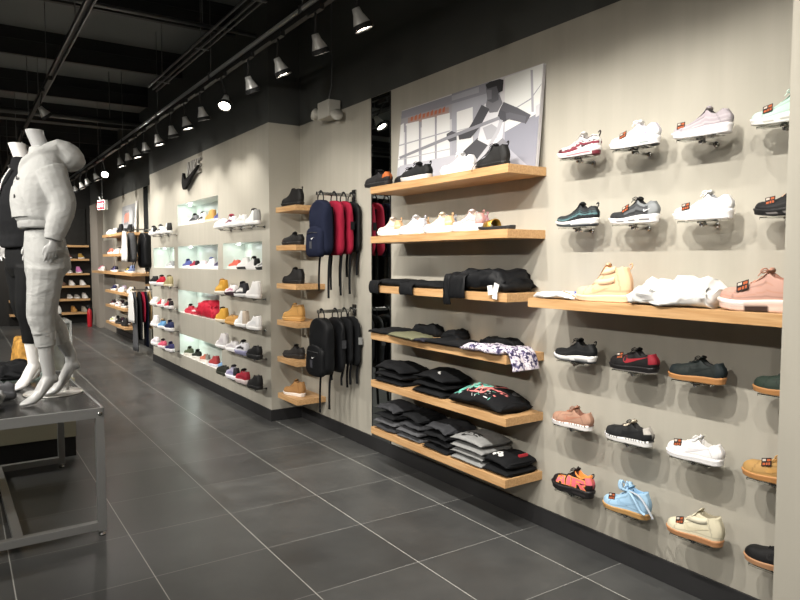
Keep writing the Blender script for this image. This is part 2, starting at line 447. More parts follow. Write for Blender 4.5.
def mk_sole(spec):
    mid = lin(spec['mid']); out = lin(spec.get('out', spec['mid'])); ol = spec.get('ol', .2); win = [(lin(c), f) for f, c in spec.get('swin', [])]
    def g(t, k):
        c = out if k < ol else mid
        for cc, f in win:
            if f(t, k): c = cc
        return c
    return g
def make_shoe(label, spec, loc, rz=PI/2, group=None, big=True, cat='shoe', name='sneaker', scale=1.0, pitch=0):
    s = SHAPE[spec['shape']]
    nt, no = (58, 18) if big else (18, 6)
    U, S = shoe_geo(s, mk_col(spec), mk_sole(spec), nt, no)
    root = thing(name, label, cat, loc, rz, group); root.scale = (scale,)*3
    root.rotation_euler = (0, pitch, rz)
    S.build('sole', M_SOLE, root)
    up = U.build('upper', M_UP, root)
    if not big:
        if spec.get('small_lace'): lace_mb(s, lin(spec['small_lace']), False, 3).build('laces', M_UP, root)
        if spec.get('small_tongue'): tongue_mb(s, lin(spec['small_tongue'])).build('tongue', M_UP, root)
        return root
    bv = U.bvh()
    tongue_mb(s, lin(spec.get('tongue', spec['up']))).build('tongue', M_UP, root)
    lace_mb(s, lin(spec.get('lace', spec['up'])), spec.get('bow', True)).build('laces', M_UP, root)
    if spec.get('logo'):
        a, b, z, h = spec.get('logopos', (.60, .12, .3, .042))
        zz = s['sh']+z*.03
        for sd in (1, -1): side_logo(bv, a*s['L'], b*s['L'], zz, h, lin(spec['logo']), sd).build('side_logo', M_UP, root)
    if spec.get('strap'):
        mb = MB()
        for fr, x0, x1 in spec['straps']:
            rings = []
            for i in range(15):
                q = -1+2*i/14; z = s['sh']+s['ht']*fr
                xm = (x0+x1)/2*s['L']; hw = (x1-x0)/2*s['L']
                r = []
                # over the ankle: up one side, across the front, down the other
                ang = q*PI*.62
                cx = (s['top']*.62)*s['L']; dv = Vector((math.cos(ang), math.sin(ang), 0))
                for dz, e in ((-.014, .0035), (.014, .0035), (.014, .0), (-.014, .0)):
                    zz = z+dz-.012*math.cos(ang); h = bv.ray_cast(Vector((cx, 0, zz))+dv*.3, -dv)
                    p = (h[0] if h[0] else Vector((cx, 0, zz))+dv*.034)+dv*e; r.append((p.x, p.y, zz))
                rings.append(r)
            mb.loft(rings, True, 0, [[lin(spec['strap'])]*4]*15)
        mb.build('strap', M_UP, root)
    if spec.get('tab'):
        L = s['L']; z = s['sh']+s['hh']
        MB().tube(bez([(.012*L, 0, z-.012), (-.02*L, 0, z+.004), (-.012*L, 0, z+.017), (.03*L, 0, z+.008)], 4), .005, 8, 0, lin(spec['tab']), .45).build('pull_tab', M_UP, root)
    if spec.get('tag'):
        t, y = spec['tag']; tag_mb(s, t, y).build('price_tag', M_PRINT, root, smooth=False)
    if spec.get('extra'): spec['extra'](root, s, bv)
    return root
# ---------------------------------------------------------------- the big wall of shoes (right bay)
M_CLEAR = mat('clear_acrylic', '#f4f6f5', .06, trans=1, ior=1.2)
M_CHROME = mat('brushed_chrome', '#b8b8b6', .25, 1)
M_WOOD = mat('oak_laminate', '#c99a63', .45)
def wood():
    nt = M_WOOD.node_tree; b = nt.nodes['Principled BSDF']; L = nt.links.new
    tc = nt.nodes.new('ShaderNodeTexCoord'); mp = nt.nodes.new('ShaderNodeMapping'); mp.inputs['Scale'].default_value = (30, 1.6, 30)
    n = nt.nodes.new('ShaderNodeTexNoise'); n.inputs['Scale'].default_value = 2.5; n.inputs['Detail'].default_value = 6; n.inputs['Distortion'].default_value = .4
    cr = nt.nodes.new('ShaderNodeValToRGB'); cr.color_ramp.elements[0].position = .3; cr.color_ramp.elements[0].color = (*lin('#b48a5b'), 1)
    cr.color_ramp.elements[1].position = .7; cr.color_ramp.elements[1].color = (*lin('#cfa97b'), 1)
    L(tc.outputs['Object'], mp.inputs[0]); L(mp.outputs[0], n.inputs['Vector']); L(n.outputs['Fac'], cr.inputs['Fac']); L(cr.outputs['Color'], b.inputs['Base Color'])
wood()
def ledge(loc, label, group, wallx, small=False):
    """clear shoe ledge on a chrome pin fixed to the wall"""
    o = thing('shoe_ledge', label, 'shoe ledge', loc, 0, group)
    d = wallx-loc[0]
    m = MB()
    if small: m.box((-.035, .10, -.003), (.035, .20, 0))
    else: m.box((-.038, .055, -.004), (.038, .245, 0)); m.box((-.038, .055, -.010), (-.034, .245, -.0035))
    m.build('ledge_plate', M_CLEAR, o, False)
    p = MB(); p.tube([(0, .15, -.017), (d, .15, -.017)], .0075 if not small else .006, 10); p.tube([(-.004, .15, -.017), (.012, .15, -.017)], .010, 12)
    p.box((-.02, .14, -.012), (.02, .16, -.004)); p.tube([(d-.008, .15, -.017), (d, .15, -.017)], .013, 14)
    p.build('pin', M_CHROME, o)
    return o
def wv(c0, c1, a, f=2.2, ph=0): # wavy horizontal band
    return lambda t, v: c0 < v-a*math.sin(PI*(t*f+ph)) < c1
air = lambda t, k: (.10 < t < .30 and .25 < k < .6) or (.38 < t < .5 and .2 < k < .5) or (.60 < t < .74 and .2 < k < .5)
RIGHT = []   # (row, column, centre Y, spec, short words)
BLK, WHT, GUM = '#191a1b', '#f1f0ee', '#b07f4f'
def wave_extra(colr, stretch):
    return None
RUN97a = dict(shape='runner', up='#e9e6e4', mid='#efecea', out='#3a2226', ol=.14, lace='#e8e4e2', tongue='#dcd8d6', ins='#8f8a88', tab='#2a2326', bow=False, logo='#2a2024', logopos=(.34, .12, .2, .017),
  swin=[(lambda t, k: .12 < t < .66 and .2 < k < .62, '#b4495a'), (lambda t, k: t < .1 and k < .6, '#6a2430')],
  pan=[(wv(.22, .46, .10), '#7b3340'), (wv(.50, .58, .12), '#2b2226'), (wv(.66, .74, .12), '#c9c4c2'), (wv(.80, .90, .12), '#392c31'), (lambda t, v: v < .22 and t > .42, '#7a2f3c'), (lambda t, v: t > .8 and v < .7, '#4d2029')])
RUN97b = dict(shape='runner', up='#26292b', mid='#f0efed', out='#33373a', ol=.3, lace='#1c1e20', tongue='#1b1d1f', ins='#17181a', tab='#202325', bow=False,
  swin=[(lambda t, k: .55 < t and k < .5, '#3a4144'), (lambda t, k: .1 < t < .5 and .35 < k < .6, '#c5c8c8')],
  pan=[(wv(.30, .44, .10), '#55767a'), (wv(.52, .60, .12), '#3f5558'), (lambda t, v: v < .16, '#17191a'), (wv(.7, .78, .1), '#34393b')])
AIR95w = dict(shape='runner', up='#e9e9ea', mid='#f2f1f0', out='#1f2123', ol=.10, lace='#f4f3f3', tongue='#f0eff0', ins='#a9a7aa', tag=(.66, .014),
  swin=[(lambda t, k: .12 < t < .30 and .3 < k < .62, '#7f8f90')], pan=[(lambda t, v: v > .55 and t < .6, '#dcd9e2'), (lambda t, v: .84 < v and t < .4, '#cfcbd8')], logo='#8c84a6', logopos=(.2, .08, .6, .012))
AIR95l = dict(shape='runner', up='#a59da2', mid='#efedee', out='#e3e0e2', ol=.1, lace='#b3abb0', tongue='#aaa2a7', ins='#2a2628', tag=(.80, .012), bow=False,
  swin=[(air, '#d8d4d6')], pan=[(wv(.2, .32, .06), '#b8b1b5'), (wv(.5, .62, .06), '#b1a9ae'), (lambda t, v: v < .12, '#c9c3c6')])
AIR95m = dict(shape='runner', up='#b6d4c6', mid='#f2f1ee', out='#d9dcd6', ol=.1, lace='#cfe2d8', tongue='#c2dcd0', ins='#8fb0a2', tag=(.70, .018), swin=[(air, '#a9aa9f')], pan=[(lambda t, v: v < .14, '#c5dcd1')])
AIR95k = dict(shape='runner', up='#45474a', mid='#f0efee', out='#d9d8d6', ol=.1, lace='#26282a', tongue='#202224', ins='#141516', tag=(.60, .012), swin=[(air, '#3c3e40')],
  pan=[(wv(.2, .36, .06), '#2c2e30'), (wv(.36, .6, .06), '#5c5f62'), (lambda t, v: t > .62, '#2b2d2f'), (lambda t, v: t < .14, '#8b8f91'), (lambda t, v: v > .8 and t < .36, '#7d8183')], logo='#e8e8e8', logopos=(.22, .08, .5, .016))
AIR95W = dict(shape='runner', up='#f3f3f3', mid='#f3f2f2', out='#ebe9e9', ol=.1, lace='#f4f4f4', tongue='#f0f0f0', ins='#8d9094', tag=(.72, .018), swin=[(air, '#d5d3d4')], pan=[(wv(.3, .34, .06), '#e3e3e3'), (wv(.6, .64, .06), '#e3e3e3')])
AIR95b = dict(shape='runner', up='#1d1d1e', mid='#1c1c1d', out='#191919', lace='#d0aa90', tongue='#161617', ins='#111112', tag=(.72, .014), swin=[(air, '#8e8a88')], pan=[(wv(.3, .4, .06), '#2a2a2b')])
PRE = dict(shape='runner', up='#1b1c1d', mid='#efeeec', out='#2b2d2f', ol=.32, lace='#151617', tongue='#151617', ins='#111', tab='#181919', swin=[(lambda t, k: .1 < t < .4 and .34 < k < .6, '#8b8d8e'), (lambda t, k: .5 < t < .9 and .34 < k < .5, '#a9abab')], pan=[(wv(.4, .46, .05), '#2c2d2e')])
AFR = dict(shape='low', up='#1a1819', mid='#1a1819', out='#1a1819', lace='#141314', tongue='#141314', ins='#101010', logo='#93262f', logopos=(.62, .10, .35, .045), tag=(.72, .012), pan=[(lambda t, v: t < .12 and v > .3, '#8c2430'), (lambda t, v: t > .82, '#201e1f')], swin=[(lambda t, k: k < .12, '#cfcac6')])
AFG = dict(shape='low', up='#252b2a', mid='#b98553', out='#c8935c', lace='#161b1b', tongue='#1b2120', ins='#141818', logo='#1c2221', pan=[(lambda t, v: t > .82 or t < .1, '#20282a')])
AFG2 = dict(AFG, up='#2f3b33', lace='#232c27', tongue='#27312b', logo='#28332c', pan=[])
AFP = dict(shape='low', up='#a98470', mid='#efecea', out='#efecea', lace='#a2705b', tongue='#a67660', ins='#7a5140', logo='#a87863', pan=[(lambda t, v: v < .14, '#a87a64')], swin=[(lambda t, k: k > .82 and (t*16) % 1 < .4, '#5d4136')])
AFB = dict(shape='low', up='#1f2021', mid='#f0efed', out='#f0efed', lace='#161718', tongue='#d9cdb8', ins='#222', logo='#17181a', pan=[(lambda t, v: t < .1 and v > .6, '#b9b5ae'), (lambda t, v: t > .82, '#242526')], swin=[(lambda t, k: k > .80 and (t*18) % 1 < .45, '#3a3b3c')])
AFW = dict(shape='low', up='#f1f0f0', mid='#f2f1f1', out='#eeecec', lace='#f3f3f3', tongue='#efefef', ins='#c9c6c1', logo='#d5d4d7', tag=(.74, .014))
AFT = dict(shape='low', up='#b08b55', mid='#b98551', out='#bd8a55', lace='#c9a06a', tongue='#b98d52', ins='#8a673c', logo='#b78c50', tag=(.58, .016))
AFC = dict(shape='mid', up='#d6cfb5', mid='#b3825a', out='#b98a63', lace='#d9d3bb', tongue='#d3ccb2', ins='#8d8671', logo='#cec6aa', strap='#dad4bd', straps=[(.72, .0, .4)], tag=(.70, .014), bow=False)
AFK = dict(shape='low', up='#171718', mid='#b38763', out='#bd9470', lace='#111', tongue='#121213', ins='#0e0e0e', logo='#1d1d1e')
def ribbon(root, s, bv):
    mb = MB(); c = lin('#a3c4de'); L = s['L']; x = s['top']*L; z = s['sh']+s['ht']
    rnd = random.Random(4)
    for k in range(9):
        sd = 1 if k % 3 else -1
        a = rnd.uniform(-.3, .9); y = sd*rnd.uniform(.02, .05)
        pts = [(x+.01, 0, z-.01), (x+.02+.03*a, y*.7, z+.02+rnd.uniform(-.01, .02)), (x+.015+.03*a, y, z-.005), (x-.005, y*.5, z-.015)]
        mb.tube(bez(pts, 5), .0065, 6, 0, c, .35)
    mb.build('ribbon_bow', M_UP, root)
    mb = MB()
    mb.tube(bez([(x-.01, .034, z-.01), (x-.06, .058, z-.03), (x-.10, .055, z-.085), (x-.125, .05, z-.10)], 6), .0085, 6, 0, c, .3)
    mb.tube(bez([(x-.02, .034, z-.01), (x-.09, .045, z-.018), (x-.15, .05, z-.075), (x-.17, .045, z-.11)], 6), .0085, 6, 0, lin('#b4bcc6'), .3)
    mb.build('ribbon_tail', M_UP, root)
AFS = dict(shape='mid', up='#9fc2dd', mid='#bd935c', out='#c49a63', lace='#a9c9e0', tongue='#94b9d6', ins='#7ea5c5', logo='#93b6d2', tag=(.74, .014), extra=ribbon)
def uptempo(root, s, bv):
    """block letters A I R along the side: coral with an orange edge"""
    L = s['L']; H = .052; z0 = s['sh']+.004
    glyph = {'A': [[(0, 0), (.28, 0), (.42, 1), (.18, 1)], [(.72, 0), (1, 0), (.82, 1), (.58, 1)], [(.2, .72), (.8, .72), (.82, 1), (.18, 1)], [(.2, .28), (.8, .28), (.75, .5), (.25, .5)]],
             'I': [[(.1, 0), (.9, 0), (.9, 1), (.1, 1)]],
             'R': [[(0, 0), (.3, 0), (.3, 1), (0, 1)], [(.3, .75), (.9, .75), (.9, 1), (.3, 1)], [(.66, .45), (.95, .45), (.95, .8), (.66, .8)], [(.3, .42), (.9, .42), (.8, .62), (.3, .62)], [(.45, .42), (.75, .42), (1, 0), (.7, 0)]]}
    for colr, grow, off in (('#f0a055', .006, .0016), ('#ee6f7c', -.001, .003)):
        mb = MB()
        for ch, x0, x1 in (('A', .80, .58), ('I', .56, .44), ('R', .42, .08)):
            for poly in glyph[ch]:
                cx = sum(p[0] for p in poly)/4; cz = sum(p[1] for p in poly)/4
                rows = []
                for a in range(5):
                    for b in range(5):
                        p = [(1-a/4)*(1-b/4)*poly[0][k]+(a/4)*(1-b/4)*poly[1][k]+(a/4)*(b/4)*poly[2][k]+(1-a/4)*(b/4)*poly[3][k] for k in (0, 1)]
                        X = (x0+(x1-x0)*p[0])*L; Z = z0+p[1]*H*(.82 if ch == 'A' else 1)
                        X += grow*(1 if p[0] < cx else -1)*(1 if True else 0)*.6 if abs(p[0]-cx) > .01 else 0
                        Z += grow*(1 if p[1] > cz else -1)*.6 if abs(p[1]-cz) > .01 else 0
                        rows.append(drop_side(bv, X, max(Z, s['sh']+.001), 1, off))
                mb.add(rows, [(a*5+b, a*5+b+1, (a+1)*5+b+1, (a+1)*5+b) for a in range(4) for b in range(4)], 0, lin(colr))
        mb.build('letter_panel', M_UP, root)
    side_logo(bv, .22*L, .06*L, s['sh']+.03, .012, lin('#26191b'), 1, .0042).build('side_logo', M_UP, root)
UPT = dict(shape='chunky', up='#231d1e', mid='#1e1c1d', out='#191819', lace='#26201f', tongue='#241d1d', ins='#ee8a3e', tab='#2a2425', pan=[(lambda t, v: t < .10 and v > .45, '#e5707c'), (lambda t, v: v > .9 and t < .36, '#f0924a')], swin=[(lambda t, k: .3 < k < .55 and .1 < t < .4, '#3a3738')], extra=uptempo)
GR = 'shoes on the right wall pegs'
ROWS = [
 (Z6[0], [(2.432, RUN97a, 'white and burgundy runner with wavy dark stripes', 'white and burgundy wavy striped runner'), (2.085, AIR95w, 'white chunky runner with pale lilac upper panels', 'white runner with lilac panels'), (1.735, AIR95l, 'mauve grey runner on a white cushioned sole', 'mauve grey runner'), (1.375, AIR95m, 'mint green runner half hidden by the pillar', 'mint green runner')]),
 (Z6[1], [(2.435, RUN97b, 'black runner with teal wave stripe and white sole', 'black and teal wave runner'), (2.08, AIR95k, 'charcoal grey runner with white check and white sole', 'charcoal grey runner'), (1.72, AIR95W, 'all white chunky runner with dark collar opening', 'all white runner'), (1.35, AIR95b, 'all black runner cut off by the pillar', 'all black runner')]),
 (Z6[3], [(2.435, PRE, 'black sleek runner with grey and white sole', 'black sleek runner'), (2.065, AFR, 'black low sneaker with red check and red heel', 'black sneaker with red check'), (1.73, AFG, 'dark green black sneaker on a tan gum sole', 'dark sneaker with gum sole'), (1.335, AFG2, 'olive green sneaker with gum sole beside the pillar', 'olive gum soled sneaker')]),
 (Z6[4], [(2.45, AFP, 'dusty pink low sneaker on a thick white sole', 'dusty pink sneaker'), (2.085, AFB, 'black low sneaker on a thick white sole', 'black sneaker with white sole'), (1.73, AFW, 'plain white low sneaker with price card on toe', 'plain white low sneaker'), (1.37, AFT, 'wheat tan low sneaker with price card by the pillar', 'wheat tan sneaker')]),
 (Z6[5], [(2.435, UPT, 'black and coral sneaker with huge outlined letters on the side', 'black and coral lettered sneaker'), (2.09, AFS, 'light blue ankle sneaker tied with a large ribbon bow', 'light blue ribbon sneaker'), (1.72, AFC, 'cream ankle sneaker with strap on a gum sole', 'cream strapped sneaker'), (1.35, AFK, 'black suede sneaker with pinkish gum sole by the pillar', 'black suede gum soled sneaker')]),
]
for z, row in ROWS:
    for yc, spec, lab, short in row:
        X = 2.755
        make_shoe(lab, spec, (X, yc-.135, z+.001), PI/2, GR, scale=.925)
        ledge((X, yc-.147, z-.0005), 'clear shoe ledge on chrome pin under the '+short, 'clear ledges on the right wall', W)
# ---------------------------------------------------------------- oak shelves of the right bay and what lies on them
SD = .30
def shelf(label, y0, y1, ztop, group, x0=W-SD, x1=W, t=.05, name='wooden_shelf'):
    o = boxmb((x0, y0, -t), (x1, y1, 0)); ob = o.build(name, M_WOOD, None, False, .0015)
    ob.location = (0, 0, ztop); return tag(ob, label, 'shelf', group)
SN = ['topmost of six oak shelves beside the mirror, carrying the leaning picture', 'second oak shelf from the top, with white sneakers and a sandal', 'third oak shelf from the top, with black trousers and jackets',
      'fourth oak shelf from the top, with flat shirts and a patterned one', 'fifth oak shelf from the top, with black stacks and a printed shirt', 'lowest oak shelf above the skirting, with grey and black piles']
for z, l in zip(Z6, SN): shelf(l, 2.785, 4.275, z, 'oak shelves beside the mirror')
shelf('long oak shelf between the shoe pegs, running to the pillar', YP+.004, 2.62, 1.395, None)
def nz(p, s): return noise.noise(Vector(p)*s)
def cloth_m(name, col, rough=.85, var=0): 
    m = mat(name, col, rough, bump=.35, scale=700, var=var, vscale=30)
    m.node_tree.nodes['Principled BSDF'].inputs['Specular IOR Level'].default_value = .2
    return m
C_BLK = cloth_m('black_cotton', '#17181a'); C_GRY = cloth_m('heather_grey_cotton', '#8b8c8b', var=.25); C_CHAR = cloth_m('charcoal_cotton', '#57585b', var=.3)
C_DGR = cloth_m('dark_grey_cotton', '#3a3b3e', var=.15); C_OLV = cloth_m('olive_cotton', '#6f6f58'); C_WHT = cloth_m('white_cotton', '#e8e7e4'); C_RED = cloth_m('crimson_cotton', '#8f1b33')
C_NAVY = cloth_m('navy_cotton', '#161b2e'); C_TAN = cloth_m('tan_cotton', '#9c8560'); C_YEL = cloth_m('yellow_cotton', '#e3b33c'); C_NYL = cloth_m('black_nylon', '#141517', .5); C_PUR = cloth_m('dusk_cotton', '#2a2a33')
def pillow(w, d, h, seed, amp=.006, layers=1, n=26, m=28, ex=3.2, sag=0, dome=7):
    """folded garment: w along y, d along x (fold edge at -x), h tall, resting on z = 0"""
    rings = []
    for i in range(n+1):
        y = -1+2*i/n
        y = math.sin(y*PI/2)
        e = (1-abs(y)**dome)**.5 if abs(y) < 1 else 0
        e = max(e, .55 if dome > 5 else .42)
        r = []
        for k in range(m):
            a = 2*PI*k/m
            ca, sa = math.cos(a), math.sin(a)
            x = math.copysign(abs(ca)**(2/ex), ca); z = math.copysign(abs(sa)**(2/ex), sa)
            g = 1+.05*abs(x)*math.cos(layers*PI*(z+1)) if layers > 1 else 1
            px, py, pz = x*d/2*(.90+.10*min(1, 3*(1-abs(y))+.2))*g, y*w/2, (z+1)*h/2*e-h/2
            if layers > 1: py *= 1+.03*math.cos(layers*PI*(z+1))
            q = (px*1.0, py, pz)
            dn = nz((px+seed*3.1, py-seed, pz*2), 9)*amp+nz((px-seed, py*2+seed, pz), 22)*amp*.5+nz((px*4+seed, py*1.5, pz), 14)*amp*.5
            top = .5+.5*sa
            pz += dn*(.25+.75*top)*1.6 + (sag*(1-(px/d*2)**2)*top if sag else 0); px += nz((py+seed, pz*6, px), 13)*amp
            py += nz((px, pz*5, seed+py), 13)*amp
            r.append((px, py, max(pz+h/2, 0)))
        rings.append(r)
    return MB().loft(rings)
def drop_top(mb, polys, loc2=None, off=.0014, sub=4):
    """polygons (4 corners, in x, y) laid onto the top of mb; returns MB"""
    bv = mb.bvh(); out = MB()
    for poly, col in polys:
        g = []
        for a in range(sub+1):
            for b in range(sub+1):
                u, v = a/sub, b/sub
                x = (1-u)*(1-v)*poly[0][0]+u*(1-v)*poly[1][0]+u*v*poly[2][0]+(1-u)*v*poly[3][0]
                y = (1-u)*(1-v)*poly[0][1]+u*(1-v)*poly[1][1]+u*v*poly[2][1]+(1-u)*v*poly[3][1]
                h = bv.ray_cast(Vector((x, y, 1)), Vector((0, 0, -1)))
                g.append((h[0]+Vector((0, 0, off))) if h[0] else Vector((x, y, .01)))
        out.add(g, [(a*(sub+1)+b, a*(sub+1)+b+1, (a+1)*(sub+1)+b+1, (a+1)*(sub+1)+b) for a in range(sub) for b in range(sub)], 0, col)
    return out
def text_flat(txt, size, shear=0.0, ex=0, bold=0):
    cu = bpy.data.curves.new('letters', 'FONT'); cu.body = txt; cu.size = size; cu.shear = shear; cu.extrude = ex; cu.offset = bold
    cu.align_x = 'CENTER'; cu.resolution_u = 3
    ob = bpy.data.objects.new('letters', cu); COL.objects.link(ob)
    bpy.context.view_layer.update()
    me = bpy.data.meshes.new_from_object(ob.evaluated_get(bpy.context.evaluated_depsgraph_get()))
    mb = MB(); mb.add([v.co[:] for v in me.vertices], [tuple(p.vertices) for p in me.polygons])
    bpy.data.objects.remove(ob); bpy.data.meshes.remove(me); bpy.data.curves.remove(cu)
    return mb
def check_flat(wid, ex=0):
    mb = MB(); vs = []
    for u, lo, hi in check_strip(): vs += [(u*wid, lo*wid, 0), (u*wid, hi*wid, 0)]
    n = len(vs)//2
    if not ex: return mb.add(vs, [(2*i, 2*i+2, 2*i+3, 2*i+1) for i in range(n-1)])
    b = [(x, y, ex) for x, y, z in vs]; k = len(vs)
    fs = [(2*i+1, 2*i+3, 2*i+2, 2*i) for i in range(n-1)]+[(k+2*i, k+2*i+2, k+2*i+3, k+2*i+1) for i in range(n-1)]
    fs += [(2*i, 2*i+2, k+2*i+2, k+2*i) for i in range(n-1)]+[(2*i+3, 2*i+1, k+2*i+1, k+2*i+3) for i in range(n-1)]+[(0, k, k+1, 1)]
    return mb.add(vs+b, fs)
def onto(mb, bv, fn, off=.0015):
    """drops flat artwork (x, y) through fn -> world (x, y) onto a surface from above"""
    out = []
    for v in mb.v:
        x, y = fn(v[0], v[1]); h = bv.ray_cast(Vector((x, y, 1)), Vector((0, 0, -1)))
        out.append(tuple((h[0] if h[0] else Vector((x, y, .02)))+Vector((0, 0, off))))
    mb.v = out; return mb
def garment(name, label, cat, loc, w, d, h, m, seed, rz=0, group=None, amp=.006, layers=1, sag=0, ex=3.2, dome=7):
    root = thing(name, label, cat, loc, rz, group)
    mb = pillow(w, d, h, seed, amp, layers, ex=ex, sag=sag, dome=dome)
    mb.build('folded_cloth', m, root)
    root['mbh'] = h
    return root, mb
def stack(n, name, labels, cat, x, y, z, w, d, h, m, seed, group, rz=0, amp=.006, layers=2):
    rnd = random.Random(seed); out = []
    for i in range(n):
        mm = m[i % len(m)] if isinstance(m, (list, tuple)) else m
        last = i == n-1
        out.append(garment(name, labels[i], cat, (x+rnd.uniform(-.008, .008), y+rnd.uniform(-.01, .01), z+i*(h+amp*.9)), w*(1-.02*i), d*(.97 if last else 1), h*(1.75 if last else 1), mm, seed+i*7, rz+rnd.uniform(-.03, .03), group, amp if last else amp*.6, layers, 0, 2.3 if last else 3.2, 3.0 if last else 7))
    return out
XS = W-.155    # centre line of goods on the shelves
# --- shelf 6 (lowest)
zz = Z6[5]+.001
stack(4, 'folded_trousers', ['dark grey trousers at the base of the pile next to the mirror', 'charcoal trousers second from the base of the pile by the mirror', 'black trousers third up in the pile by the mirror', 'dark trousers topping the pile next to the mirror'], 'trousers', XS-.01, 4.115, zz, .27, .26, .034, [C_DGR, C_CHAR, C_BLK, C_DGR], 11, 'trousers on the lowest shelf', amp=.014)
stack(4, 'folded_trousers', ['charcoal trousers lowest in the second pile from the mirror', 'charcoal trousers with pale mark, second in the middle pile', 'dark trousers third up in the second pile from the mirror', 'black trousers topping the second pile from the mirror'], 'trousers', XS-.005, 3.80, zz, .27, .27, .032, [C_CHAR, C_CHAR, C_DGR, C_BLK], 23, 'trousers on the lowest shelf', amp=.014)
bs = stack(4, 'folded_trousers', ['black trousers lowest beside the light grey shirts', 'black trousers second up beside the light grey shirts', 'black trousers third up beside the light grey shirts', 'black trousers on top, leaning toward the light grey shirts'], 'trousers', XS, 3.49, zz, .27, .27, .030, [C_BLK, C_BLK, C_BLK, C_DGR], 31, 'trousers on the lowest shelf', amp=.013)
gs = stack(4, 'folded_shirt', ['grey shirt lowest in the grey stack on the bottom shelf', 'grey shirt second up in the grey stack on the bottom shelf', 'grey shirt third up in the grey stack on the bottom shelf', 'grey shirt with black lettering and check, on top of the grey stack'], 'shirt', XS, 3.17, zz, .31, .27, .034, [C_GRY, C_GRY, C_GRY, C_GRY], 41, 'grey shirts on the lowest shelf', amp=.005, layers=2)
top, tmb = gs[-1]; bv = tmb.bvh()
lg = text_flat('NIKE', .06, .25, bold=.002); onto(lg, bv, lambda u, v: (-.078+v, .005-u)); lg.c = [lin('#1a1a1b')]*len(lg.v)
ck = check_flat(.10); onto(ck, bv, lambda u, v: (-.118+v, .055-u)); ck.c = [lin('#1a1a1b')]*len(ck.v); lg.merge(ck)
lg.build('shirt_print', M_PRINT, top, False)
bk = stack(2, 'folded_shirt', ['black shirt beneath the black shirt with round white mark', 'black shirt with a round white swirl mark, end of bottom shelf'], 'shirt', XS, 2.90, zz, .215, .26, .04, [C_BLK, C_BLK], 53, 'black shirts on the lowest shelf', amp=.006)
top, tmb = bk[-1]; bv = tmb.bvh(); mk = MB()
def ringpoly(cx, cy, r0, r1, a0, a1, n=14):
    vs = []
    for i in range(n+1):
        a = a0+(a1-a0)*i/n; vs += [(cx+r0*math.cos(a), cy+r0*math.sin(a), 0), (cx+r1*math.cos(a), cy+r1*math.sin(a), 0)]
    return MB().add(vs, [(2*i, 2*i+1, 2*i+3, 2*i+2) for i in range(n)])
mk.merge(ringpoly(.0, .012, .006, .02, 0, 2*PI)); mk.merge(ringpoly(.026, -.004, .005, .017, 0, 2*PI)); mk.merge(ringpoly(-.02, -.012, .0, .013, 0, 2*PI))
onto(mk, bv, lambda u, v: (-.075+v, .015-u)); mk.c = [lin('#e6e6e4')]*len(mk.v); mk.build('shirt_print', M_PRINT, top, False)
MB().box((.0, -.085, .052), (.07, -.072, .066), 0, lin('#b02a35')).build('red_label', M_PRINT, top, False)
# --- shelf 5
zz = Z6[4]+.001
stack(3, 'folded_trousers', ['lowest of three black folds by the mirror on the fifth shelf', 'middle of three black folds by the mirror on the fifth shelf', 'topmost of three black folds by the mirror on the fifth shelf'], 'trousers', XS-.01, 4.06, zz, .36, .27, .036, [C_BLK], 61, 'black folds by the mirror', amp=.010)
st = stack(3, 'folded_hoodie', ['lowest black hoodie in the stack left of the printed shirt', 'middle black hoodie in the stack left of the printed shirt', 'topmost black hoodie with small white mark, left of the printed shirt'], 'hoodie', XS-.005, 3.57, zz, .35, .27, .038, [C_BLK], 71, 'black hoodies on the fifth shelf', amp=.010)
top, tmb = st[-1]; m2 = ringpoly(0, 0, 0, .012, 0, 2*PI); m3 = ringpoly(.02, .012, 0, .009, 0, 2*PI); m2.merge(m3); onto(m2, tmb.bvh(), lambda u, v: (-.06-v, -.05-u)); m2.c = [lin('#d8d8d6')]*len(m2.v); m2.build('chest_mark', M_PRINT, top, False)
pr, pmb = garment('folded_shirt', 'black shirt printed with teal and coral shapes on the fifth shelf', 'shirt', (XS-.01, 3.08, zz), .46, .29, .115, C_BLK, 83, .04, None, .012, 2, .01, 2.3, 3.2)
bv = pmb.bvh(); art = MB(); rnd = random.Random(9)
TEAL, CORAL, PALE = lin('#6fc9b6'), lin('#e2837f'), lin('#c9cdcd')
for k in range(6):   # teal slanted bars at the far end
    y = .205-.036*k; x0 = -.125+.012*k; art.merge(drop_top(pmb, [([(x0, y), (x0+.15-.01*k, y-.06), (x0+.15-.01*k, y-.085), (x0, y-.028)], TEAL)]))
tx = text_flat('JUST', .105, .2, bold=.003); onto(tx, bv, lambda u, v: (.0+v*1.2, .02-u*1.0)); tx.c = [CORAL]*len(tx.v); art.merge(tx)
tx = text_flat('DO IT', .09, .2, bold=.003); onto(tx, bv, lambda u, v: (-.10+v*1.2, -.05-u)); tx.c = [CORAL]*len(tx.v); art.merge(tx)
ck = check_flat(.28); onto(ck, bv, lambda u, v: (-.12+v*1.1, .10-u)); ck.c = [CORAL]*len(ck.v); art.merge(ck)
for k in range(16):
    x, y = rnd.uniform(-.13, -.06), rnd.uniform(-.14, .18); a = rnd.uniform(-1, 1); l = rnd.uniform(.012, .035)
    dx, dy = l*math.sin(a), l*math.cos(a); art.merge(drop_top(pmb, [([(x, y), (x+dx, y+dy), (x+dx+.004, y+dy), (x+.005, y)], PALE if k % 3 else TEAL)], sub=2))
for x, y in ((.09, -.10), (.06, -.17)):
    q = ringpoly(0, 0, 0, .026, 0, 2*PI); onto(q, bv, lambda u, v: (x+u, y+v)); q.c = [lin('#4a4b4d')]*len(q.v); art.merge(q)
art.build('shirt_print', M_PRINT, pr, False)
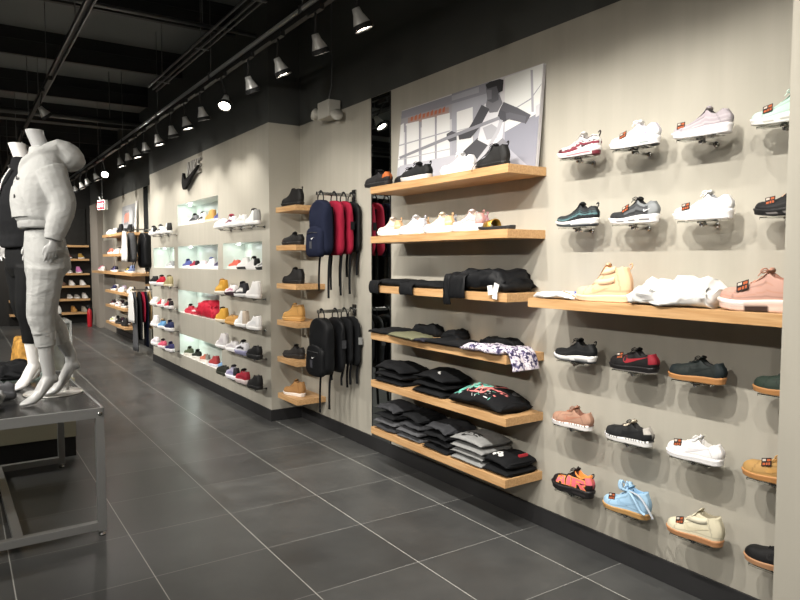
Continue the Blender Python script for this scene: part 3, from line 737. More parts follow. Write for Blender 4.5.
# --- shelf 4: flat garments
zz = Z6[3]+.001
garment('folded_shirt', 'flat black shirt at the mirror end of the fourth shelf', 'shirt', (XS-.03, 4.165, zz), .26, .28, .03, C_BLK, 91, .05, None, .008)
garment('folded_shorts', 'black bundle lying behind the olive shirt', 'shorts', (XS+.092, 3.86, zz), .26, .11, .075, C_BLK, 97, .1, None, .016)
garment('folded_shirt', 'flat olive shirt on the fourth shelf', 'shirt', (XS-.09, 3.83, zz), .34, .20, .028, C_OLV, 101, -.08, None, .007)
g, _ = garment('folded_shirt', 'flat dark navy shirt under the edge of the olive shirt', 'shirt', (XS-.145, 3.60, zz), .12, .09, .022, C_PUR, 103, -.03, None, .005)
garment('folded_shorts', 'crumpled black shorts at the back of the fourth shelf', 'shorts', (XS+.075, 3.53, zz), .17, .13, .062, C_BLK, 107, .2, None, .018)
garment('folded_shirt', 'flat black shirt in the middle of the fourth shelf', 'shirt', (XS-.085, 3.34, zz), .40, .19, .034, C_BLK, 109, .02, None, .007)
garment('folded_shorts', 'black folded shorts behind the patterned shirt', 'shorts', (XS+.095, 3.09, zz), .30, .10, .065, C_NYL, 113, .05, None, .014)
def pattern_cloth():
    m = mat('violet_marble_print', '#d9d3d8', .8)
    nt = m.node_tree; b = nt.nodes['Principled BSDF']; L = nt.links.new
    tc = nt.nodes.new('ShaderNodeTexCoord'); n = nt.nodes.new('ShaderNodeTexNoise'); n.inputs['Scale'].default_value = 26; n.inputs['Detail'].default_value = 3; n.inputs['Distortion'].default_value = 1.6
    cr = nt.nodes.new('ShaderNodeValToRGB'); e = cr.color_ramp.elements
    e[0].position = .40; e[0].color = (*lin('#2f2a45'), 1); e[1].position = .52; e[1].color = (*lin('#d9d2dc'), 1)
    q = e.new(.45); q.color = (*lin('#6b648c'), 1); q = e.new(.62); q.color = (*lin('#e9e4e4'), 1); q = e.new(.68); q.color = (*lin('#8a7f9c'), 1)
    L(tc.outputs['Object'], n.inputs['Vector']); L(n.outputs['Fac'], cr.inputs['Fac']); L(cr.outputs['Color'], b.inputs['Base Color'])
    return m
M_PAT = pattern_cloth()
def sheet(path, w, th, seed, amp=.006, n=14, axis='y'):
    """cloth strip: path of (x, z) points swept along y over width w"""
    rings = []; P = bez([(x, 0, z) for x, z in path], 4); m = n
    for j in range(m+1):
        y = -w/2+w*j/m; up = []; lo = []
        for i, p in enumerate(P):
            t = (P[min(i+1, len(P)-1)]-P[max(i-1, 0)]).normalized(); nn = Vector((-t.z, 0, t.x))
            d = abs(nz((y*1.2+seed, p.x*.5+p.z*.3, seed), 20))*amp*2
            yy = y*(1+.06*nz((p.z*3, seed, 1), 6))
            q = p+nn*(d+th/2+(1+math.sin(y*70+seed))*amp*.5*(i/len(P))); up.append((q.x, yy, q.z)); q = p+nn*(d-th/2); lo.append((q.x, yy, q.z))
        rings.append(up+lo[::-1])
    return MB().loft(rings)
pt = thing('printed_shirt', 'white and violet patterned shirt hanging off the end of fourth shelf', 'shirt', (0, 0, 0))
mb = pillow(.34, .21, .04, 121, .010, 1); mb.xf(Matrix.Translation((XS-.085, 2.98, zz))); mb.build('folded_cloth', M_PAT, pt)
# sleeve end that droops over the right edge of the shelf
mb = sheet([(0, .022), (.06, .028), (.10, .004), (.125, -.05), (.135, -.085)], .20, .012, 5, .012)
mb.xf(Matrix.Translation((XS-.05, 2.86, zz)) @ Matrix.Rotation(-PI/2, 4, 'Z')); mb.build('hanging_sleeve', M_PAT, pt)
# --- shelf 3: trousers and jackets draped over the edge
zz = Z6[2]+.001
def draped(label, y, w, hang, seed, h=.035, d=.27, xo=0, m=C_BLK, name='folded_trousers', cat='trousers', amp=.009, layers=1):
    r = thing(name, label, cat, (XS+xo, y, zz))
    pillow(w, d, h, seed, amp, layers).build('folded_cloth', m, r)
    if hang:
        for (yo, ww, ln) in hang:
            sh = sheet([(-.04, h*.7), (-d/2-.012, h*.8), (-d/2-.036, h*.2), (-d/2-.038, -ln*.6), (-d/2-.03, -ln)], ww, .008, seed+yo*9, .006, 10)
            sh.xf(Matrix.Translation((0, yo, 0))); sh.build('hanging_leg', m, r)
    return r
draped('thin black trousers lying nearest the mirror on the third shelf', 4.07, .38, [(.12, .12, .055)], 131, .045)
draped('black trousers with hanging end left of the big jacket', 3.66, .36, [(.11, .15, .05)], 137, .04)
j = draped('large black jacket folded on the right end of third shelf', 3.10, .52, [(.2, .06, .09), (.10, .14, .045)], 143, .125, .29, 0, C_NYL, 'folded_jacket', 'jacket', .022, 2)
for (dy, dz, r, hh) in ((-.235, -.005, .1, .06), (-.20, .015, -.15, .055), (-.25, .03, .3, .05)):
    mb = MB().box((-.003, -.02, -hh/2), (0, .02, hh/2)); mb.xf(Matrix.Rotation(r, 4, 'X')); mb.xf(Matrix.Translation((-.162-.006*(dz > 0), dy, dz))); mb.build('hang_tag', C_WHT, j, False)
MB().box((-.152, .19, .055), (-.146, .215, .085)).build('white_label', C_WHT, j, False)
# --- shelf 2: white sneakers in a row and a sandal
zz = Z6[1]+.001
CR, WH2, PK = '#e9dccb', '#efecea', '#cfa6a4'
def soft(up, mid, lace, acc): return dict(shape='runner', up=up, mid=mid, out='#e3ded8', ol=.12, lace=lace, tongue=up, ins='#b09a88', tab=acc, bow=False, pan=[(lambda t, v: t < .16, acc), (wv(.35, .5, .06), lace)])
row2 = [(4.09, soft('#ecdfd2', '#f2efec', '#e2c9ae', '#d9b48c'), 'cream sneaker at the mirror end of the second shelf', 0), (3.80, soft('#e4e3e6', '#f0efef', '#c6c7d0', '#c9cbd4'), 'pale grey sneaker, second in the front row on second shelf', 0),
  (3.50, soft('#eadcc6', '#f3f0ec', '#e8d2b4', '#e0bd8e'), 'cream and peach sneaker, third in the front row on second shelf', 0), (3.20, soft('#e3d2cf', '#f2efee', '#c99c9c', '#cf9a93'), 'pink sneaker with tan heel, in front row beside the sandal', 0),
  (3.95, soft('#efe6dc', '#f2efec', '#d9c2a6', '#d9b48c'), 'ivory sneaker in the back row nearest the mirror, second shelf', 1), (3.64, soft('#eae9eb', '#f0efef', '#b9bac6', '#a9acb9'), 'white sneaker with grey heel, middle of the back row', 1), (3.32, soft('#ebe7e6', '#f4f2f1', '#d8b7bd', '#c89aa4'), 'white and pink sneaker at the back behind the pink one', 1)]
for y, sp, lab, bk_ in row2: make_shoe(lab, sp, (XS+(.05 if bk_ else -.085), y-.14, zz), PI/2+.02, 'sneakers on the second shelf', scale=.96)
sd = thing('slide_sandal', 'black slide sandal with gold strap on the second shelf', 'sandal', (XS-.085, 2.80, zz), PI/2)
_, so = shoe_geo(dict(SHAPE['low'], sh=.02, st=.016, spr=.012, bul=.002), mk_col(dict(up='#222')), mk_sole(dict(mid='#2a2b2e', out='#202124')), 30, 6)
so.build('footbed', M_SOLE, sd)
rings = []
for i in range(17):
    a = PI*i/16; y, z = .044*math.cos(a), .012+.055*math.sin(a)**.8
    rings.append([(.15, y, z), (.22, y*.96, z*.82+.002), (.22, y*.96*.95, z*.82-.004), (.15, y*.94, z-.006)])
M_GOLD = mat('gold_strap', '#b08a3c', .35, .7); MB().loft(rings).build('strap', M_GOLD, sd)
# --- shelf 1: dark shoes in front of the leaning picture
zz = Z6[0]+.001
DK = dict(shape='low', up='#222122', mid='#242324', out='#1a1919', lace='#161616', tongue='#1b1a1b', ins='#121212', tab='#1d1d1d')
make_shoe('black low shoe with orange flash at the mirror end of the top shelf', dict(DK, pan=[(lambda t, v: t < .2 and v > .5, '#b4622f')]), (XS-.08, 4.10, zz), PI/2+.1, 'dark shoes on the top shelf', pitch=0)
make_shoe('black low shoe, second from the mirror on the top shelf', dict(DK, up='#1c1c1e', mid='#2b2a2b'), (XS+.035, 3.87, zz), PI/2+.1, 'dark shoes on the top shelf')
make_shoe('black laced shoe with pale sole, third from the mirror on top shelf', dict(DK, up='#1d1e1f', mid='#d9d5d0', out='#cfcac4'), (XS-.07, 3.62, zz), PI/2+.1, 'dark shoes on the top shelf')
make_shoe('all white sneaker in front of the leaning picture', dict(AFW, shape='runner', logo=None, tag=None, ins='#d8d6d4'), (XS-.04, 3.20, zz), PI/2+.1, None)
def longlace(root, s, bv):
    MB().tube(bez([(.16, .02, .11), (.2, .06, .06), (.215, .09, .03), (.215, .115, -.002), (.21, .12, -.022)], 5), .0022, 6, 0, lin('#151515')).build('dangling_lace', M_UP, root)
make_shoe('black high laced shoe with lace dangling over the top shelf edge', dict(DK, shape='mid', up='#242424', mid='#1b1b1b', extra=longlace), (XS-.06, 2.88, zz), PI/2+.02, 'dark shoes on the top shelf', scale=.9)
# --- long shelf
zz = 1.396
bs, bmb = garment('folded_shirt', 'white shirt with bright blue shapes folded on the long shelf', 'shirt', (XS-.03, 2.45, zz), .27, .24, .035, C_WHT, 151, .03, None, .008)
cb = lin('#3350b4'); ar = drop_top(bmb, [([(.0, .10), (.08, .02), (.08, -.13), (.03, -.10)], cb), ([(-.02, .02), (.02, -.02), (-.01, -.13), (-.04, -.10)], cb), ([(.07, .14), (.10, .10), (.10, -.05), (.08, -.02)], cb)])
cb2 = lin('#d98a6a'); ar.merge(drop_top(bmb, [([(-.10, -.06), (-.085, -.06), (-.08, -.14), (-.10, -.14)], cb2)])); ar.build('shirt_print', M_PRINT, bs, False)
PEA = dict(shape='high', up='#e6bf9a', mid='#eccbab', out='#eccbab', lace='#e3b78f', tongue='#e6bd96', ins='#c99f79', strap='#ebc6a2', straps=[(.5, .0, .5), (.85, .0, .5)], tab='#e0b58d', bow=False, logo='#dfb38a', logopos=(.62, .3, .2, .03))
make_shoe('peach high top sneaker with two straps on the long shelf', PEA, (XS-.06, 2.02, zz), PI/2+.12, None)
garment('folded_shirt', 'crumpled white shirt on the long shelf', 'shirt', (XS-.03, 1.78, zz), .38, .26, .085, C_WHT, 163, .02, None, .03, 1, .02)
def pinkx(root, s, bv):
    mb = MB(); L = s['L']; mb.tube(bez([(.02, 0, s['sh']+s['hh']-.01), (-.012, 0, s['sh']+s['hh']+.006), (-.006, 0, s['sh']+s['hh']+.03)], 4), .006, 8, 0, lin('#1d1a1a'), .4); mb.build('heel_loop', M_UP, root)
PNK = dict(shape='chunky', up='#ba9385', mid='#e3cdc3', out='#d9c0b6', ol=.3, lace='#b98b78', tongue='#c0937f', ins='#9c6f5e', tag=(.66, .02), swin=[(lambda t, k: .35 < t < .62 and k < .5, '#3b2d2a'), (lambda t, k: .62 <= t < .9 and k > .5, '#f1ece8')], pan=[(wv(.3, .36, .08), '#b78a77'), (wv(.6, .64, .08), '#b78a77')], extra=pinkx)
make_shoe('dusty pink chunky sneaker with price card on the long shelf', PNK, (XS-.06, 1.235, zz), PI/2+.04, None, True, scale=1.12)
# --- leaning picture: greyscale photograph on a thick canvas
PX0, PX1 = W-.075, W-.022     # foot and head of the front face
PZ0, PZ1 = Z6[0]+.002, 2.735
def on_pic(px, py):
    n = Vector((PZ1-PZ0, 0, PX0-PX1)); p0 = Vector((PX0, 0, PZ0)); d = ray(px, py); o = Vector((0, 0, EYE))
    t = (p0-o).dot(n)/d.dot(n); return o+d*t
pic = thing('leaning_picture', 'large greyscale canvas of an athlete gripping a rope, leaning on top shelf', 'picture', (0, 0, 0))
Y0, Y1 = 2.795, 4.27
mb = MB(); th = .03
mb.add([(PX0, Y0, PZ0), (PX0, Y1, PZ0), (PX1, Y1, PZ1), (PX1, Y0, PZ1), (PX0+th*.7, Y0, PZ0), (PX0+th*.7, Y1, PZ0), (PX1+th*.7, Y1, PZ1), (PX1+th*.7, Y0, PZ1)],
       [(0, 1, 2, 3), (7, 6, 5, 4), (0, 4, 5, 1), (1, 5, 6, 2), (2, 6, 7, 3), (3, 7, 4, 0)], 0, lin('#b5b4bd'))
mb.build('canvas', mat('canvas_edge', '#cfcdd0', .6), pic, False)
ART = MB(); _lay = [0]
nrm = Vector((-(PZ1-PZ0), 0, -(PX0-PX1)*-1)).normalized(); nrm = Vector((-(PZ1-PZ0), 0, (PX1-PX0))).normalized()
def art(pts, col, clip=True):
    _lay[0] += 1; vs = []
    for x, y in pts:
        p = on_pic(x, y)+nrm*(.0008+.00006*_lay[0]); vs.append((p.x, min(max(p.y, Y0+.002), Y1-.002), min(max(p.z, PZ0), PZ1)))
    ART.add(vs, [tuple(range(len(vs)))], 0, lin(col))
def stroke(pts, w, col):
    out = []; back = []
    for i, (x, y) in enumerate(pts):
        a = pts[max(i-1, 0)]; b = pts[min(i+1, len(pts)-1)]; dx, dy = b[0]-a[0], b[1]-a[1]; l = math.hypot(dx, dy) or 1
        ww = w[i] if isinstance(w, (list, tuple)) else w
        out.append((x-dy/l*ww/2, y+dx/l*ww/2)); back.append((x+dy/l*ww/2, y-dx/l*ww/2))
    for i in range(len(pts)-1): art([out[i], out[i+1], back[i+1], back[i]], col)
art([(396, 105), (552, 55), (552, 172), (396, 192)], '#aaaab4')
art([(400, 112), (452, 95), (452, 108), (400, 124)], '#8f8f98'); art([(398, 120), (452, 104), (452, 119), (398, 134)], '#a09ea4')
art([(408, 118), (449, 107), (449, 114), (408, 125)], '#a88f88')
for k in range(9): art([(410.5+4*k, 121.3-1.08*k), (412.8+4*k, 120.6-1.08*k), (413.4+4*k, 116.4-1.08*k-(k%3)*.8), (411+4*k, 117.2-1.08*k)], '#bb6a4c')
for x0 in (398, 406, 422, 437): art([(x0, 126-(x0-398)*.26), (x0+13 if x0 > 400 else x0+6, 123-(x0-398)*.26), (x0+13 if x0 > 400 else x0+6, 165), (x0, 168)], '#e4e4e3')
for x0 in (406, 420, 436): stroke([(x0, 128-(x0-398)*.28), (x0, 172)], 1.6, '#9a9aa2')
stroke([(398, 146), (450, 131)], 1.2, '#a8a8b0'); stroke([(398, 160), (450, 149)], 1.0, '#b4b4ba')
art([(452, 96), (500, 80), (500, 168), (452, 175)], '#a3a4ad'); art([(457, 112), (473, 107), (473, 150), (457, 154)], '#e2e2e1'); stroke([(457, 131), (473, 127)], 1, '#b9b9bd')
art([(452, 93), (492, 81), (492, 92), (452, 104)], '#8c8c95')
art([(505, 78), (548, 62), (548, 120), (505, 140)], '#dedfdc'); stroke([(510, 112), (531, 99), (548, 82)], 1.1, '#9b9ba2'); stroke([(532, 70), (533, 112)], 2.4, '#a5a5ac')
art([(505, 132), (548, 110), (548, 170), (505, 170)], '#8b8c97'); art([(520, 138), (535, 133), (535, 165), (520, 165)], '#9b9ca6'); art([(508, 152), (533, 147), (533, 166), (508, 168)], '#6f7079')
art([(536, 106), (546, 102), (545, 165), (537, 165)], '#c9c9cd')
art([(400, 166), (470, 152), (470, 178), (400, 184)], '#b9b9c2'); art([(440, 172), (470, 150), (476, 158), (446, 178)], '#6d6d73')
# the athlete
art([(463, 152), (478, 138), (498, 140), (507, 150), (500, 170), (468, 172), (462, 165)], '#4b4b50')
art([(478, 140), (482, 122), (485, 104), (502, 100), (505, 118), (502, 142), (490, 146)], '#d6d6da')
art([(483, 128), (492, 124), (498, 128), (497, 138), (487, 140)], '#a9a9af')
art([(486, 106), (488, 97), (500, 95), (503, 103), (498, 112), (490, 113)], '#77777d')
art([(486, 84), (497, 81), (499, 90), (499, 100), (493, 103), (488, 101), (487, 93)], '#5b5b61'); art([(486, 85), (490, 82), (500, 79), (504, 80), (503, 91), (499, 93), (497, 86), (488, 89)], '#2c2c30'); art([(487, 90), (492, 90), (492, 99), (488, 100)], '#77777e')
stroke([(486, 107), (477, 124), (469, 135), (459, 137)], [9, 9, 7.5, 6], '#47474c'); art([(447, 134), (452, 131), (457, 133), (457, 140), (450, 142), (447, 139)], '#515157')
stroke([(502, 106), (516, 113), (528, 118), (524, 122)], [9, 11, 9, 6], '#54545a'); stroke([(526, 120), (510, 116), (503, 118)], [7, 7, 7], '#606067'); art([(500, 110), (506, 112), (507, 121), (501, 123), (498, 117)], '#4b4b51')
stroke([(400, 158), (448, 138), (500, 118)], [2.4, 3.2, 3.4], '#8e8e95'); stroke([(502, 120), (498, 132), (490, 146), (477, 163)], 3.4, '#b7b7bd')
art([(494, 146), (503, 138), (507, 142), (507, 152), (500, 160), (492, 156)], '#85858b')
ART.build('printed_photograph', M_PRINT, pic, False)
# ---------------------------------------------------------------- mirror, boot shelves, backpacks
mr = thing('mirror_strip', 'tall narrow mirror set in the wall beside the oak shelves', 'mirror', (W, 4.452, 0))
MB().box((-.006, .008, BH), (0, .285, BAND-.004)).build('mirror_glass', mat('mirror_glass', '#d5dbd9', .02, 1), mr, False)
MB().box((-.008, 0, BH), (0, .008, BAND-.004)).box((-.008, .285, BH), (0, .293, BAND-.004)).build('metal_edge', mat('dark_edge', '#2c2c2c', .4, .6), mr, False)
BN = ['carrying a black ankle boot', 'carrying a black low boot', 'carrying a black chukka boot', 'carrying a wheat boot', 'carrying a dark suede shoe', 'carrying a tan boot with white sole']
OR = ['topmost', 'second', 'third', 'fourth', 'fifth', 'lowest']
for k, z in enumerate(Z6): shelf('%s short oak shelf in the corner, %s' % (OR[k], BN[k]), 5.60, 6.045, z-.035, 'short oak shelves in the corner')
BLB = dict(up='#1d1c1c', mid='#191818', out='#191818', lace='#131313', tongue='#191818', ins='#0f0f0f', bow=False, shape='boot')
boots = [dict(BLB, tab='#191919'), dict(BLB, shape='low', pan=[(lambda t, v: t > .8, '#3a2c28')]), dict(BLB, shape='mid'), dict(BLB, up='#b98d50', mid='#c49a5e', out='#a67f49', lace='#d2ad74', tongue='#b78b50', ins='#e2d5bd', pan=[(lambda t, v: v > .88 and t < .4, '#8a6536')]),
  dict(BLB, shape='runner', up='#2a2827', mid='#262423', out='#1d1c1b'), dict(BLB, shape='mid', up='#a67c4e', mid='#efe9e2', out='#ece6de', lace='#7d5b38', tongue='#a1784b', ins='#6a4e33')]
BL = ['black leather ankle boot on the topmost corner shelf', 'black leather low boot on the second corner shelf', 'black leather chukka boot on the third corner shelf', 'wheat coloured work boot on the fourth corner shelf', 'dark brown black sneaker on the fifth corner shelf', 'tan boot with white sole on the lowest corner shelf']
for k, z in enumerate(Z6): make_shoe(BL[k], boots[k], (2.70, 5.70, z-.0345), PI/2+.25, 'boots on the corner shelves', True, 'boot' if k != 4 else 'shoe', 'boot' if k != 4 else 'sneaker')
def hang_bar(z, lab):
    o = thing('hanging_rail', lab, 'rail', (W, 5.03, z), 0, 'rails for bags'); MB().box((-.37, -.009, -.014), (0, .009, .014)).build('rail', M_CHROME, o, False, .002)
    MB().box((-.012, -.035, -.05), (0, .035, .05)).build('wall_plate', M_CHROME, o, False, .002); return o
hang_bar(2.155, 'upper chrome rail on the wall holding navy and red backpacks'); hang_bar(1.165, 'lower chrome rail on the wall holding black backpacks')
def bagbody(th, w, h, seed, top=.78, n=22, m=26, amp=.008):
    rings = []
    for i in range(n+1):
        v = i/n; z = -h+h*v
        k = 1.0
        if v < .12: k = .72+.28*math.sin(v/.12*PI/2)
        if v > top: k *= math.sqrt(max(.03, 1-((v-top)/(1-top))**2.6*.93))
        kt = (.75+.25*math.sin(min(1, v/.2)*PI/2))*(1-.35*sm(.6, 1, v))
        r = []
        for j in range(m):
            a = 2*PI*j/m; ca, sa = math.cos(a), math.sin(a)
            x = math.copysign(abs(ca)**.62, ca)*th/2*kt; y = math.copysign(abs(sa)**.55, sa)*w/2*k
            d = nz((x+seed, y, z), 8)*amp+nz((x*2, y*2+seed, z), 18)*amp*.5
            r.append((x+d*(1 if ca > 0 else -1), y+d*.6, z+d*.3))
        rings.append(r)
    return MB().loft(rings)
def backpack(label, x, z, m, group, th=.12, w=.30, h=.45, pocket=True, pm=None, logo=True, seed=1, y=5.03, straps=(.33, .36), tagw=None):
    o = thing('hanging_backpack', label, 'backpack', (x, y, z-.055), 0, group)
    bagbody(th, w, h, seed).build('bag_body', m, o)
    MB().tube(bez([(0, -.05, -.008), (0, -.05, .03), (0, -.02, .071), (0, .02, .071), (0, .05, .03), (0, .05, -.008)], 5), .008, 8, 0, None, .5).build('carry_handle', C_BLK, o)
    if pocket:
        p = bagbody(.085, w*.90, h*.55, seed+5, .75, 14, 20, .005); p.xf(Matrix.Translation((-th*.42, 0, -h*.48))); p.build('front_pocket', pm or m, o)
        zp = MB().tube([(-th*.42-.036, -w*.3, -h*.60), (-th*.42-.039, 0, -h*.59), (-th*.42-.036, w*.3, -h*.60)], .004, 6); zp.build('zip', M_STEEL, o)
    if logo:
        ck = check_flat(.055); ck.xf(Matrix.Translation((-th*.42-.043, .0, -h*.72)) @ Matrix.Rotation(-PI/2, 4, 'Z') @ Matrix.Rotation(PI/2, 4, 'X')); ck.c = [lin('#e2e2e0')]*len(ck.v); ck.build('check_logo', M_PRINT, o, False)
        b = MB().box((-th*.42-.044, -.012, -h*.88), (-th*.42-.041, .03, -h*.75), 0, lin('#3b3c42')); b.build('cloth_label', M_PRINT, o, False)
    for k, ln in enumerate(straps):
        sy = (-.085, .09)[k]; 
        MB().tube(bez([(th*.5, sy, -.06), (th*.5+.006, sy, -h*.35), (th*.5, sy*1.05, -h*.85), (th*.3, sy, -h-.02), (th*.26, sy+.012, -h-ln*.5), (th*.22, sy+.004, -h-ln)], 5), .021, 6, 0, None, .25).build('shoulder_strap', C_BLK, o)
    if tagw: MB().box((-.02, -w/2-.012, -h*.55), (.018, -w/2-.009, -h*.40)).build('hang_tag', tagw, o, False)
    return o
backpack('navy backpack hanging first on the upper rail', 2.55, 2.155, C_NAVY, 'backpacks on the upper rail', .12, .31, .46, True, C_NAVY, True, 3, straps=(.36, .30))
backpack('crimson backpack hanging second on the upper rail', 2.675, 2.155, C_RED, 'backpacks on the upper rail', .075, .30, .46, False, None, False, 8, straps=(.34, .30))
b = backpack('crimson backpack with dark patch, third on the upper rail', 2.765, 2.155, C_RED, 'backpacks on the upper rail', .065, .30, .45, False, None, False, 13, straps=(.34, .28), tagw=C_BLK)
backpack('black backpack nearest the wall on the upper rail', 2.84, 2.155, C_NYL, 'backpacks on the upper rail', .045, .30, .43, False, None, False, 18, straps=(.2, .22))
backpack('bulky black backpack with front pouch, first on the lower rail', 2.55, 1.165, C_NYL, 'backpacks on the lower rail', .125, .33, .47, True, C_NYL, True, 23, straps=(.30, .36))
backpack('plain black backpack second on the lower rail', 2.68, 1.165, C_NYL, 'backpacks on the lower rail', .07, .30, .46, False, None, False, 28, straps=(.12, .1), tagw=C_DGR)
backpack('slim black backpack third on the lower rail', 2.768, 1.165, C_BLK, 'backpacks on the lower rail', .055, .27, .40, False, None, False, 33, straps=(.18, .1))
backpack('black drawstring bag with grey label nearest the wall, lower rail', 2.838, 1.165, C_BLK, 'backpacks on the lower rail', .045, .30, .42, False, None, False, 38, straps=(.16, .22), tagw=C_GRY)
# ---------------------------------------------------------------- niche wall: small shoes, emblem, puck lights
def q(shape, up, mid='#efeeec', acc=None, lace=None, heel=None, out=None, tongue=None, toe=None):
    pan = []
    if acc: pan.append((lambda t, v: .3 < v < .62 and .12 < t < .7, acc))
    if heel: pan.append((lambda t, v: t < .2, heel))
    if toe: pan.append((lambda t, v: t > .76, toe))
    return dict(shape=shape, up=up, mid=mid, out=out or mid, ol=.25, pan=pan, ins='#2b2b2b' if up[1] < '8' else '#8f8c88', small_lace=lace, small_tongue=tongue)
XN = N-.125
GL, GRR = 'shoes on the far columns of niche wall pegs', 'shoes on the near columns of niche wall pegs'
YR = [7.20, 6.88, 6.58, 6.24]; YL = [10.22, 9.82, 9.42]
NEAR = [
 (1.945, ['top peg row', [('white low sneaker', q('low', '#f2f1ef')), ('white sneaker with plum red collar', q('runner', '#f0efee', acc='#7a3350', lace='#a33a55', tongue='#b13a52')), ('white runner with pale grey side', q('runner', '#f0f0ef', acc='#d5d5d2')), ('white sneaker with grey heel', q('mid', '#ededec', heel='#a0a09e', tongue='#55524f'))]]),
 (1.225, ['second peg row', [('yellow boot like high top', q('boot', '#c99433', '#e8e4da', acc='#e2b75a', lace='#5a4320', tongue='#a5742a')), ('white and pink sneaker with dark sole', q('runner', '#efe9ea', '#3a2a30', acc='#d38fa5')), ('black and white spotted high sneaker', q('mid', '#26262a', '#d9d9d8', acc='#e8e8e6', toe='#1d1d1f', tongue='#232325')), ('white chunky high sneaker', q('high', '#f0efed'))]]),
 (.915, ['third peg row', [('golden yellow boot with black laces', q('boot', '#d3a042', '#e3d6bd', lace='#1e1b18', tongue='#2a2520')), ('tan low sneaker', q('low', '#c0914f', '#c79a5b', lace='#8a5f2c')), ('tall white sneaker with pull tab', q('high', '#f0f0ef', heel='#c9b9a7')), ('white sneaker with pale grey check', q('mid', '#f1f1f1', acc='#dfe0e2'))]]),
 (.628, ['fourth peg row', [('pale grey high sneaker', q('high', '#d5d2d3', '#e9e7e7', acc='#c5c0c4')), ('silver grey runner', q('runner', '#c9c7c8', '#efeeee', acc='#b7b3b8')), ('white, black and violet sneaker', q('chunky', '#dcdce2', '#8f8fae', acc='#2c2b30', toe='#d8d8de', tongue='#202022')), ('black leather sneaker', q('chunky', '#1d1d1e', '#232324'))]]),
 (.33, ['lowest peg row', [('dark olive low sneaker', q('low', '#2c2e27', '#34362e')), ('violet and white runner with black collar', q('chunky', '#a7a4bb', '#eceaf0', acc='#8480a5', heel='#26262a', tongue='#1f1f22')), ('crimson sneaker with black tongue', q('chunky', '#a32a3b', '#d9c9c8', acc='#8a2131', tongue='#1d1a1a')), ('black leather low boot', q('mid', '#202021', '#1b1b1c'))]]),
]
FAR = [
 (1.965, ['top peg row', [('white sneaker with black collar', q('runner', '#ecebe9', tongue='#222', heel='#2a2a2a')), ('white and charcoal sneaker', q('runner', '#e9e9e7', acc='#6a6a69', tongue='#3a3a3a')), ('white sneaker with dark heel', q('mid', '#ecebea', heel='#2d2c2c', acc='#c9c6c2'))]]),
 (1.235, ['second peg row', [('black runner with white sole', q('chunky', '#222224')), ('red sneaker with white sole', q('chunky', '#c02a3a', '#efe9e8', tongue='#2a1a1c')), ('olive sand sneaker', q('mid', '#a79c74', '#d8d0b3', tongue='#6f6848'))]]),
 (.93, ['third peg row', [('white chunky runner', q('chunky', '#ececeb')), ('red and white runner', q('runner', '#cf3344', '#eee9e8', heel='#e9e4e4')), ('red and black runner', q('runner', '#c63a47', '#eceaea', heel='#262022', tongue='#231f20'))]]),
 (.62, ['fourth peg row', [('white high sneaker', q('high', '#e9e9ea')), ('sky blue and white sneaker', q('runner', '#6fa6d6', '#efefee', toe='#f0efee', tongue='#c5a57d')), ('navy and white sneaker', q('chunky', '#2a3358', '#eceaea', tongue='#1d2340'))]]),
 (.335, ['lowest peg row', [('white and lilac sneaker', q('chunky', '#e8e4e9', acc='#d4c8d2')), ('rose pink sneaker with black tongue', q('runner', '#e0657f', '#f0eaea', tongue='#2a2023')), ('violet navy sneaker', q('runner', '#3a3763', '#efedf0', tongue='#2b2850'))]]),
]
for rows, ys, side, grp in ((NEAR, YR, 'near the corner', GRR), (FAR, YL, 'at the far end', GL)):
    for z, (rn, items) in rows:
        for y, (lab, sp) in zip(ys, items):
            make_shoe('%s, %s of niche wall, %s' % (lab, rn, side), sp, (XN, y-.145, z+.001), PI/2, grp, False)
            ledge((XN, y-.145, z), 'small clear ledge under the %s, %s' % (lab, rn), 'clear ledges on the niche wall', N, True)
